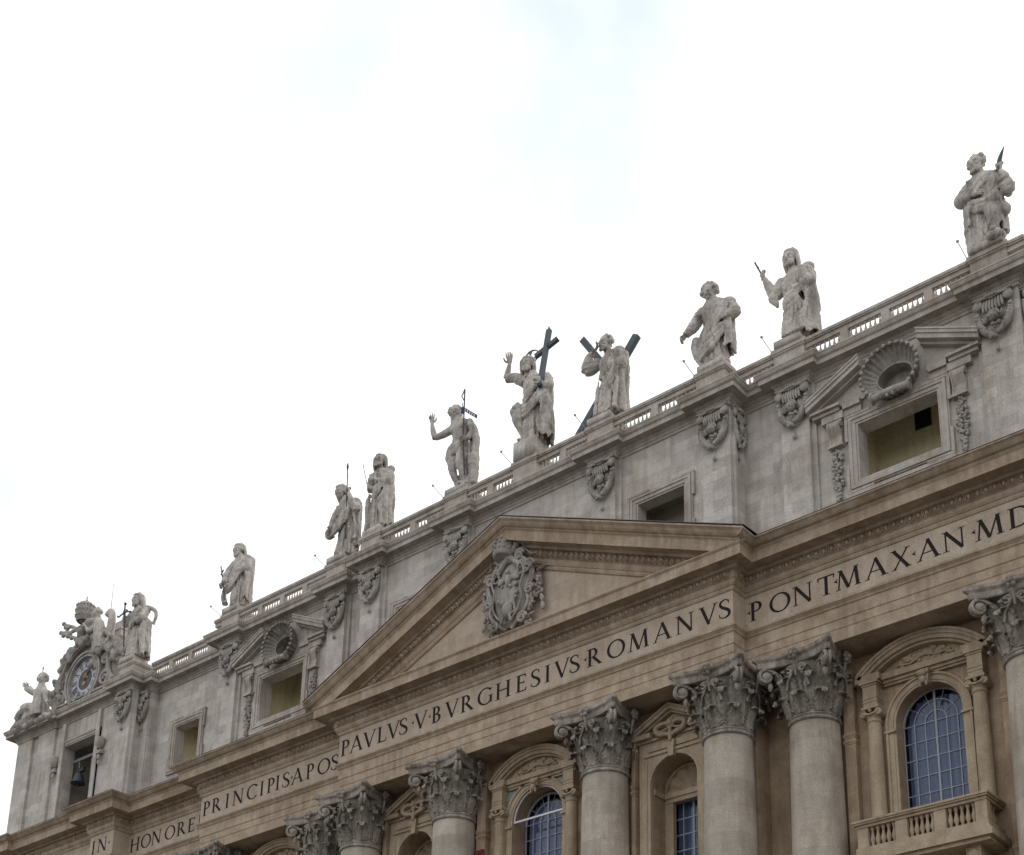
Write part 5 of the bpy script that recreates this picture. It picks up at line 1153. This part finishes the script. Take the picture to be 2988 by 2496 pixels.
# apostle with raised knife
f = Fig(10); f.plinth(29.15, 1.95, Z0, 57.45, .85)
f.robe([(57.5, 28.75, 1.95, .62, .55, 1), (58.7, 28.75, 1.95, .80, .62, .9), (59.7, 28.9, 1.9, .86, .62, .7), (60.4, 29.1, 1.85, .72, .5, .4), (61.2, 29.15, 1.8, .84, .54, .3), (61.75, 29.1, 1.75, .82, .42, .1), (62.0, 29.0, 1.7, .36, .3, 0), (62.3, 28.95, 1.6, .25, .25, 0)], .12)
f.head((28.98, 1.5, 62.6), yaw=.2, pitch=.25, hair='short', beard=True)
f.arm([(29.8, 1.9, 61.55), (30.35, 1.85, 60.6), (30.3, 1.65, 61.1), (30.1, 1.58, 61.55)], [.34, .32, .22, .14]); f.hand((30.1, 1.56, 61.55), (0, -.1, 1), (0, 1, 0), 1.05, 1.0)
f.arm([(28.35, 1.85, 61.65), (28.0, 1.6, 60.8), (28.6, 1.25, 60.5)], [.34, .32, .18]); f.hand((28.6, 1.22, 60.5), (1, -.1, .1), (0, 1, 0), 1.05, .5)
f.arm([(29.3, 1.75, 59.8), (29.65, 1.15, 58.95), (29.68, 1.3, 58.2), (29.72, 1.4, 57.85)], [.42, .34, .25, .2], False); f.foot(29.72, 1.4, 57.6, 0); f.b.ball((29.7, 1.4, 57.5), (.45, .5, .25), 10, 6)
f.cloak(28.9, 1.95, 58.7, 61.7, 95, 235, 1.12, .95, folds=9, amp=.1); f.cloak(29.2, 1.95, 58.3, 60.3, -45, 80, .98, .95, folds=9, amp=.1); f.sash((29.9, 1.4, 60.2), (29.2, 1.15, 59.9), (28.4, 1.4, 60.3), 5, .11, .15); f.sash((29.6, 1.35, 61.6), (29.0, 1.2, 61.2), (28.4, 1.5, 60.8), 4)
f.b.ball((30.05, 1.75, 59.3), (.3, .3, .35), 9, 7); f.b.ball((30.3, 1.9, 60.5), (.34, .34, .42), 9, 7)
for k in range(5): x = 28.3+.22*k; f.b.tube([(28.7+.1*k, 1.35, 59.5), (x+.1, 1.35, 58.5), (x, 1.35, 57.5)], [.06, .10, .12], 7)
f.done('stone statue with one knee raised, brandishing a curved knife at the right edge')
m = MB(); G = []
for t_ in np.linspace(0, 1, 10):
    w_ = .13*math.sin(PI*min(.97, t_*.75+.22))+.01; x = 30.1+.10*t_+.26*t_*t_; z = 61.75+1.05*t_; G.append([(x-w_, 1.5, z), (x, 1.46, z), (x+w_, 1.5, z), (x, 1.54, z)])
m.loft(G, smooth=False); m.tube([(30.06, 1.5, 61.4), (30.1, 1.5, 61.8)], .06, 7); tag(m.build('knife', 'bronze'), 'curved blade raised by the rightmost statue', 'knife')

# slender arms with a round tip at the pedestals
names = {-41.85: None, -29.15: 'leaning statue with the cross staff', -17.86: 'statue with the lance', -13.45: 'statue clasping a book', -5.75: 'bare chested statue', 0: 'central haloed statue', 5.75: 'statue before the X shaped cross', 13.45: 'curly haired statue', 17.86: 'statue with the short rod', 29.15: 'statue with the knife'}
for x, yf in peds:
    if x not in names or names[x] is None: continue
    f0 = yf-.40; m = MB(); m.tube([(x-1.05, f0+.1, 57.02), (x-1.06, f0-.95, 57.36)], .022, 6); m.ball((x-1.06, f0-.97, 57.40), .085, 9, 7)
    tag(m.build('rod_lamp', 'rod'), 'thin round tipped rod on the pedestal of the '+names[x], 'rod lamp', 'rods on the pedestals')

# ------------------------------------------------------------------ clock group on the left end
K = empty('tower_clock', None, (-48.4, 2.0, 57.75)); tag(K, 'large round clock with white dial and blue centre, above the left bell opening', 'clock')
def kk(name, mb, m): return mb.build(name, m, K)
m = MB()
for k in range(1): m.prism([(2.42*math.cos(2*PI*j/64), 2.42*math.sin(2*PI*j/64)) for j in range(64)], -.02, .9)
for r0, r1, y0 in ((2.22, 2.44, -.22), (2.05, 2.24, -.12), (1.93, 2.07, -.18)):
    arc_band(m, 0, 0, r0, r1, y0-.2, 0, 0, 360, 64)
kk('ring', m, 'relief')
m = MB(); m.prism([(1.94*math.cos(2*PI*j/64), 1.94*math.sin(2*PI*j/64)) for j in range(64)], -.06, -.03); kk('dial', m, 'dial')
m = MB(); m.prism([(.92*math.cos(2*PI*j/40), .92*math.sin(2*PI*j/40)) for j in range(40)], -.08, -.055); kk('dial_centre', m, 'dialblue')
m = MB(); NUM = ['XII', 'I', 'II', 'III', 'IIII', 'V', 'VI', 'VII', 'VIII', 'IX', 'X', 'XI']
for k, s_ in enumerate(NUM):
    a = -2*PI*k/12; rm = Matrix.Rotation(-a, 4, 'Y'); wd = {'I': .13, 'V': .26, 'X': .26}; tot = sum(wd[c] for c in s_); x = -tot/2
    for c in s_:
        w_ = wd[c]; n = MB()
        for (xa, xb, th_) in ({'I': [(.5, .5, .055)], 'V': [(.1, .5, .06), (.9, .5, .03)], 'X': [(.1, .9, .06), (.9, .1, .03)]}[c]):
            bar(n, (x+xa*w_, -.075, 1.82), (x+xb*w_, -.075, 1.12), th_, .02)
        m._xf(rm, n); x += w_
kk('numerals', m, 'dialblue')
m = MB()
for k in range(9): a = k*2*PI/9; m.tube([(.28*math.cos(a), -.1, .32+.28*math.sin(a)), (.1*math.cos(a), -.1, .32+.1*math.sin(a))], .05, 5)
m.ball((0, -.1, .35), (.24, .03, .24), 9, 6); m.ball((-.1, -.1, -.35), (.3, .03, .22), 9, 6); m.ball((.3, -.1, .1), (.16, .03, .12), 8, 5); kk('gilded_emblem', m, 'gold')
m = MB(); bar(m, (-.1, -.13, -.12), (.55, -.13, .72), .07, .02); m.ball((.42, -.13, .55), (.12, .02, .14), 7, 5); m.ball((0, -.13, 0), (.1, .03, .1), 8, 5); kk('hand', m, 'iron')
m = MB()                                                    # hood with dentils, scrolls, base
arc_band(m, -.1, .30, 2.80, 3.05, -.50, 1.0, 24, 190, 40); arc_band(m, -.1, .30, 2.66, 2.81, -.30, 1.0, 24, 190, 40)
for k in range(44): a = R(20+170*k/43); m.ball((-.1+2.70*math.cos(a), -.36, .30+2.70*math.sin(a)), .075, 5, 4)
m.box(-4.1, 4.1, -.25, 1.2, -2.5, -1.75); m.box(-4.3, 4.3, -.40, 1.2, -1.80, -1.62)
for q in (-1, 1): m.box(q*3.6-.35, q*3.6+.35, -.42, .6, -2.5, -1.7)
for q in (-1, 1):
    for c_, r_, n in (((3.05, -.9), .75, 1), ((2.9, .9), .55, 1), ((3.7, -1.3), .5, 1)):
        pts = [(q*(c_[0]+r_*(1-.8*k/18)*math.cos(k/18*R(560))), -.2, c_[1]+r_*(1-.8*k/18)*math.sin(k/18*R(560))) for k in range(19)]; m.tube(pts, [.2-.005*k for k in range(19)], 7)
    m.tube(bez([(q*2.6, -.1, 2.2), (q*3.3, -.1, 1.2), (q*3.3, -.1, 0), (q*4.0, -.1, -1.4)], 6), .26, 8)
kk('scrollwork', m, 'relief')
rnd = random.Random(11)
m = MB()                                                    # carved mass on the right and the support of the tiara
for k in range(70):
    t_ = rnd.random(); x = -47.4+5.2*t_+rnd.uniform(-.4, .4); zt = 61.8-3.3*t_; m.ball((x, 1.75+rnd.uniform(-.45, .3), rnd.uniform(58.4-.4*t_, zt)), (rnd.uniform(.2, .42), .3, rnd.uniform(.2, .5)), 8, 6)
for k in range(60):
    a = R(20+165*rnd.random()); r_ = rnd.uniform(3.0, 3.9)*(1.0 if a > 1.2 else 1.1); m.ball((-48.4+r_*math.cos(a), 1.75+rnd.uniform(-.3, .4), 57.9+r_*math.sin(a)*.98), (rnd.uniform(.2, .42), .32, rnd.uniform(.2, .42)), 8, 6)
for k in range(26): m.ball((-48.5+rnd.uniform(-.7, 1.4), 1.4+rnd.uniform(-.3, .5), rnd.uniform(60.6, 62.7)), (rnd.uniform(.25, .45), .35, rnd.uniform(.25, .45)), 8, 6)
m.box(-47.0, -44.2, 2.0, 3.0, 56, 60.6); m.box(-48.9, -46.6, 1.9, 2.9, 59.8, 62.0)
for q in range(5): m.tube(bez([(-47.5+q*.9, 1.4, 61.6-.6*q), (-46.9+q*.9, 1.2, 61.9-.6*q), (-46.5+q*.9, 1.4, 61.3-.6*q), (-46.9+q*.9, 1.3, 60.8-.6*q)], 5), .17, 7)
for k in range(16): a = R(25+160*k/15); m.ball((-48.5+3.2*math.cos(a)+rnd.uniform(-.2, .2), 1.6, 58.1+3.2*math.sin(a)+rnd.uniform(-.1, .25)), rnd.uniform(.16, .34), 7, 5)
for k in range(14): m.ball((-51.3-rnd.uniform(0, 1.2), 1.7, 56.2+rnd.uniform(0, 2.6)), (rnd.uniform(.2, .4), .3, rnd.uniform(.2, .45)), 7, 5)
tag(sculpt('carved_cluster', m, .075, 'relief'), 'lumpy carved stone cluster of scrolls and cherubs framing the clock on its right', 'carving')
T_ = empty('stone_tiara', None, (-48.5, 1.25, 62.78)); T_.scale = (.62, .62, 1.02); tag(T_, 'stone triple crown standing above the clock', 'tiara'); t2 = MB()
t2.lathe([(.95, 0), (1.12, .12), (1.18, .35), (1.26, .42), (1.2, .8), (1.28, .88), (1.16, 1.25), (1.18, 1.33), (.85, 1.68), (.4, 1.86), (.06, 1.92)], seg=28)
for z, r_ in ((.38, 1.24), (.86, 1.27), (1.30, 1.2)):
    for k in range(16): t2.ball((r_*math.cos(2*PI*k/16), r_*math.sin(2*PI*k/16), z+.1), .13, 6, 5)
t2.build('crown', 'relief', T_); t3 = MB(); t3.ball((0, 0, 2.0), .13, 8, 6); t3.box(-.03, .03, -.03, .03, 2.05, 2.38); t3.box(-.12, .12, -.03, .03, 2.2, 2.27); t3.build('finial_cross', 'relief', T_)
t4 = MB(); t4.lathe([(.55, .02), (.9, -.03), (.94, .06)], seg=24); t4.lathe([(.02, .03), (.56, .02)], seg=24); t4.build('opening', 'dark', T_)  # near-black disc paints the shaded hollow under the crown
m = MB(); m.tube([(-51.0, 1.1, 63.25), (-49.9, 1.15, 62.75), (-48.4, 1.3, 61.7)], [.18, .17, .2], 8); m.tube([(-51.25, 1.0, 62.6), (-50.2, 1.1, 62.3), (-48.2, 1.3, 62.5)], [.15, .16, .2], 8)
for p in ((-51.15, 1.0, 63.4), (-50.8, 1.0, 62.95), (-51.4, 1.0, 62.65), (-51.0, 1.0, 62.25), (-50.3, 1.0, 61.95), (-49.7, 1.0, 61.6), (-49.1, 1.05, 61.3), (-50.0, 1.0, 62.05), (-50.5, 1.0, 62.75)): m.ball(p, (.24, .18, .2), 8, 6)
m.tube([(-51.2, 1.0, 62.5), (-49.0, 1.05, 61.35)], .15, 7); tag(sculpt('stone_keys', m, .05, 'relief'), 'crossed stone keys poking out left of the stone crown', 'keys')
f = Fig(21)                                                 # winged figure at the right of the crown
f.head((-46.55, 1.15, 62.95), yaw=.3, pitch=.2, hair='short', beard=False, sc=.85)
f.robe([(59.6, -46.0, 1.5, .5, .45, .6), (60.6, -46.1, 1.4, .55, .48, .5), (61.6, -46.3, 1.35, .58, .42, .3), (62.1, -46.4, 1.3, .52, .36, .1), (62.4, -46.5, 1.25, .24, .24, 0)], .1)
f.arm([(-46.8, 1.3, 61.9), (-47.2, 1.0, 61.4), (-47.6, .9, 61.9)], [.22, .2, .12]); f.hand((-47.6, .88, 61.95), (-.5, -.1, .8), (-.5, .5, 0), .9, .4)
f.b.tube(bez([(-45.9, 1.6, 62.6), (-45.5, 1.8, 63.0), (-45.3, 1.8, 61.8), (-45.5, 1.8, 60.6)], 6), [.2+.012*k for k in range(19)], 8)
o = sculpt('angel', f.b, .055, 'statue', None, f.h); tag(o, 'small winged stone figure leaning against the right of the stone crown', 'angel')
f = Fig(22)                                                 # seated winged figure on the left slope
f.head((-53.75, 1.2, 59.15), yaw=-.4, pitch=.1, hair='curly', beard=False, sc=.95)
f.robe([(55.6, -53.6, 1.3, 1.0, .75, .9), (56.4, -53.7, 1.3, .95, .7, .8), (57.3, -53.85, 1.3, .72, .52, .5), (58.1, -53.9, 1.3, .78, .5, .3), (58.45, -53.85, 1.28, .5, .36, .1), (58.8, -53.8, 1.22, .24, .24, 0)], .12)
f.b.tube(bez([(-53.9, 1.2, 56.3), (-55.1, 1.0, 56.7), (-56.0, .95, 56.4), (-56.5, 1.0, 55.8), (-57.2, 1.0, 55.3)], 6), [.55]*9+[.4]*8+[.22]*8, 10); f.b.tube(bez([(-53.6, 1.3, 55.9), (-54.9, 1.2, 55.9), (-55.9, 1.1, 55.5), (-56.3, 1.1, 54.9+.5)], 6), [.55]*9+[.38]*10, 10)
f.arm([(-54.5, 1.25, 58.2), (-55.1, 1.1, 58.4), (-55.7, 1.1, 58.9)], [.25, .25, .2]); f.hand((-55.7, 1.1, 58.95), (-.7, -.1, .5), (0, -1, 0), 1, .4)
f.b.tube([(-54.9, 1.2, 58.2), (-55.6, 1.2, 58.75), (-56.2, 1.2, 59.0)], [.26, .34, .2], 9)
f.arm([(-53.2, 1.2, 58.0), (-52.6, 1.0, 57.2), (-52.0, .9, 56.3)], [.25, .24, .16]); f.hand((-52.0, .9, 56.3), (.4, -.2, -.6), (.4, .5, 0), 1, .4)
for k in range(7): f.b.tube(bez([(-53.3, 1.6, 58.0-.1*k), (-52.6+.05*k, 1.8, 57.6-.25*k), (-52.2+.05*k, 1.8, 56.8-.25*k)], 5), .16, 6)
for k in range(10): f.b.ball((-56.8+.55*k, 1.3, 55.15+.1*(k % 3)), (.45, .5, .32), 8, 6)
o = sculpt('seated_angel', f.b, .055, 'statue', None, f.h); tag(o, 'seated stone angel stretching its legs down the left end of the cornice', 'angel')
m = MB(); m.tube([(-53.85, 1.2, 59.5), (-53.85, 1.2, 60.35)], .03, 6); m.ball((-53.85, 1.2, 60.2), (.06, .06, .14), 6, 5); tag(m.build('lightning_rod', 'iron'), 'thin spike standing on the head of the seated stone angel', 'lightning rod')
m = MB(); m.box(-49.9, -46.6, 3.6, 6.0, 55.5, 62.6); m.box(-50.0, -46.5, 3.5, 6.1, 62.6, 62.8); m.box(-49.9, -46.65, 3.6, 6.0, 62.8, 63.4); tag(m.build('chimney_block', 'attic'), 'plain pale block of masonry rising behind the clock carvings', 'masonry block')
m = MB(); m.tube([(-55.35, 8, 55.3), (-55.4, 8, 69), (-55.5, 8, 72.2)], [.05, .035, .02], 6); tag(m.build('antenna_mast', 'rod'), 'very thin aerial mast behind the left end of the roof', 'antenna')

# bells in the opening
def bell_(x, y, z, r):
    m = MB(); h = r*1.5; m.lathe([(r, 0), (r*.97, .06*r), (r*.80, .35*r), (r*.66, .8*r), (r*.58, 1.2*r), (r*.40, 1.42*r), (.05, 1.5*r)], seg=24); E_ = empty('church_bell', None, (x, y, z)); m.build('bell_body', 'bronze', E_)
    m = MB(); m.box(-r*1.1, r*1.1, -.12, .12, 1.5*r, 1.5*r+.35); m.tube([(-r*1.3, 0, 1.5*r+.15), (r*1.3, 0, 1.5*r+.15)], .07, 7); m.build('headstock', 'iron', E_)
    m = MB(); m.tube([(0, 0, 1.2*r), (0, 0, -.15*r)], .05, 6); m.ball((0, 0, -.15*r), .12*r+.05, 8, 6); m.build('clapper', 'iron', E_); return E_
tag(bell_(-49.6, 3.2, 49.2, .62), 'dark bronze bell hanging on the left side of the bell opening', 'bell')
tag(bell_(-47.2, 4.6, 48.2, 1.0), 'larger dim bell deep inside the bell opening', 'bell')
m = MB(); m.box(-50.4, -46.2, 3.0, 3.2, 51.1, 51.35); m.box(-50.4, -46.2, 4.5, 4.7, 50.0, 50.3); m.tube([(-49.6, 3.1, 51.2), (-49.6, 3.2, 50.3)], .08, 6); m.tube([(-47.3, 3.0, 46.2), (-47.8, 3.2, 50.9)], .16, 6); m.tube([(-46.6, 3.0, 46.2), (-47.2, 3.3, 49.5)], .12, 6); m.box(-50.4, -46.2, 2.9, 3.05, 47.1, 47.25); tag(m.build('bell_frame', 'steel'), 'grey timber and iron frame carrying the bells inside the opening', 'bell frame')
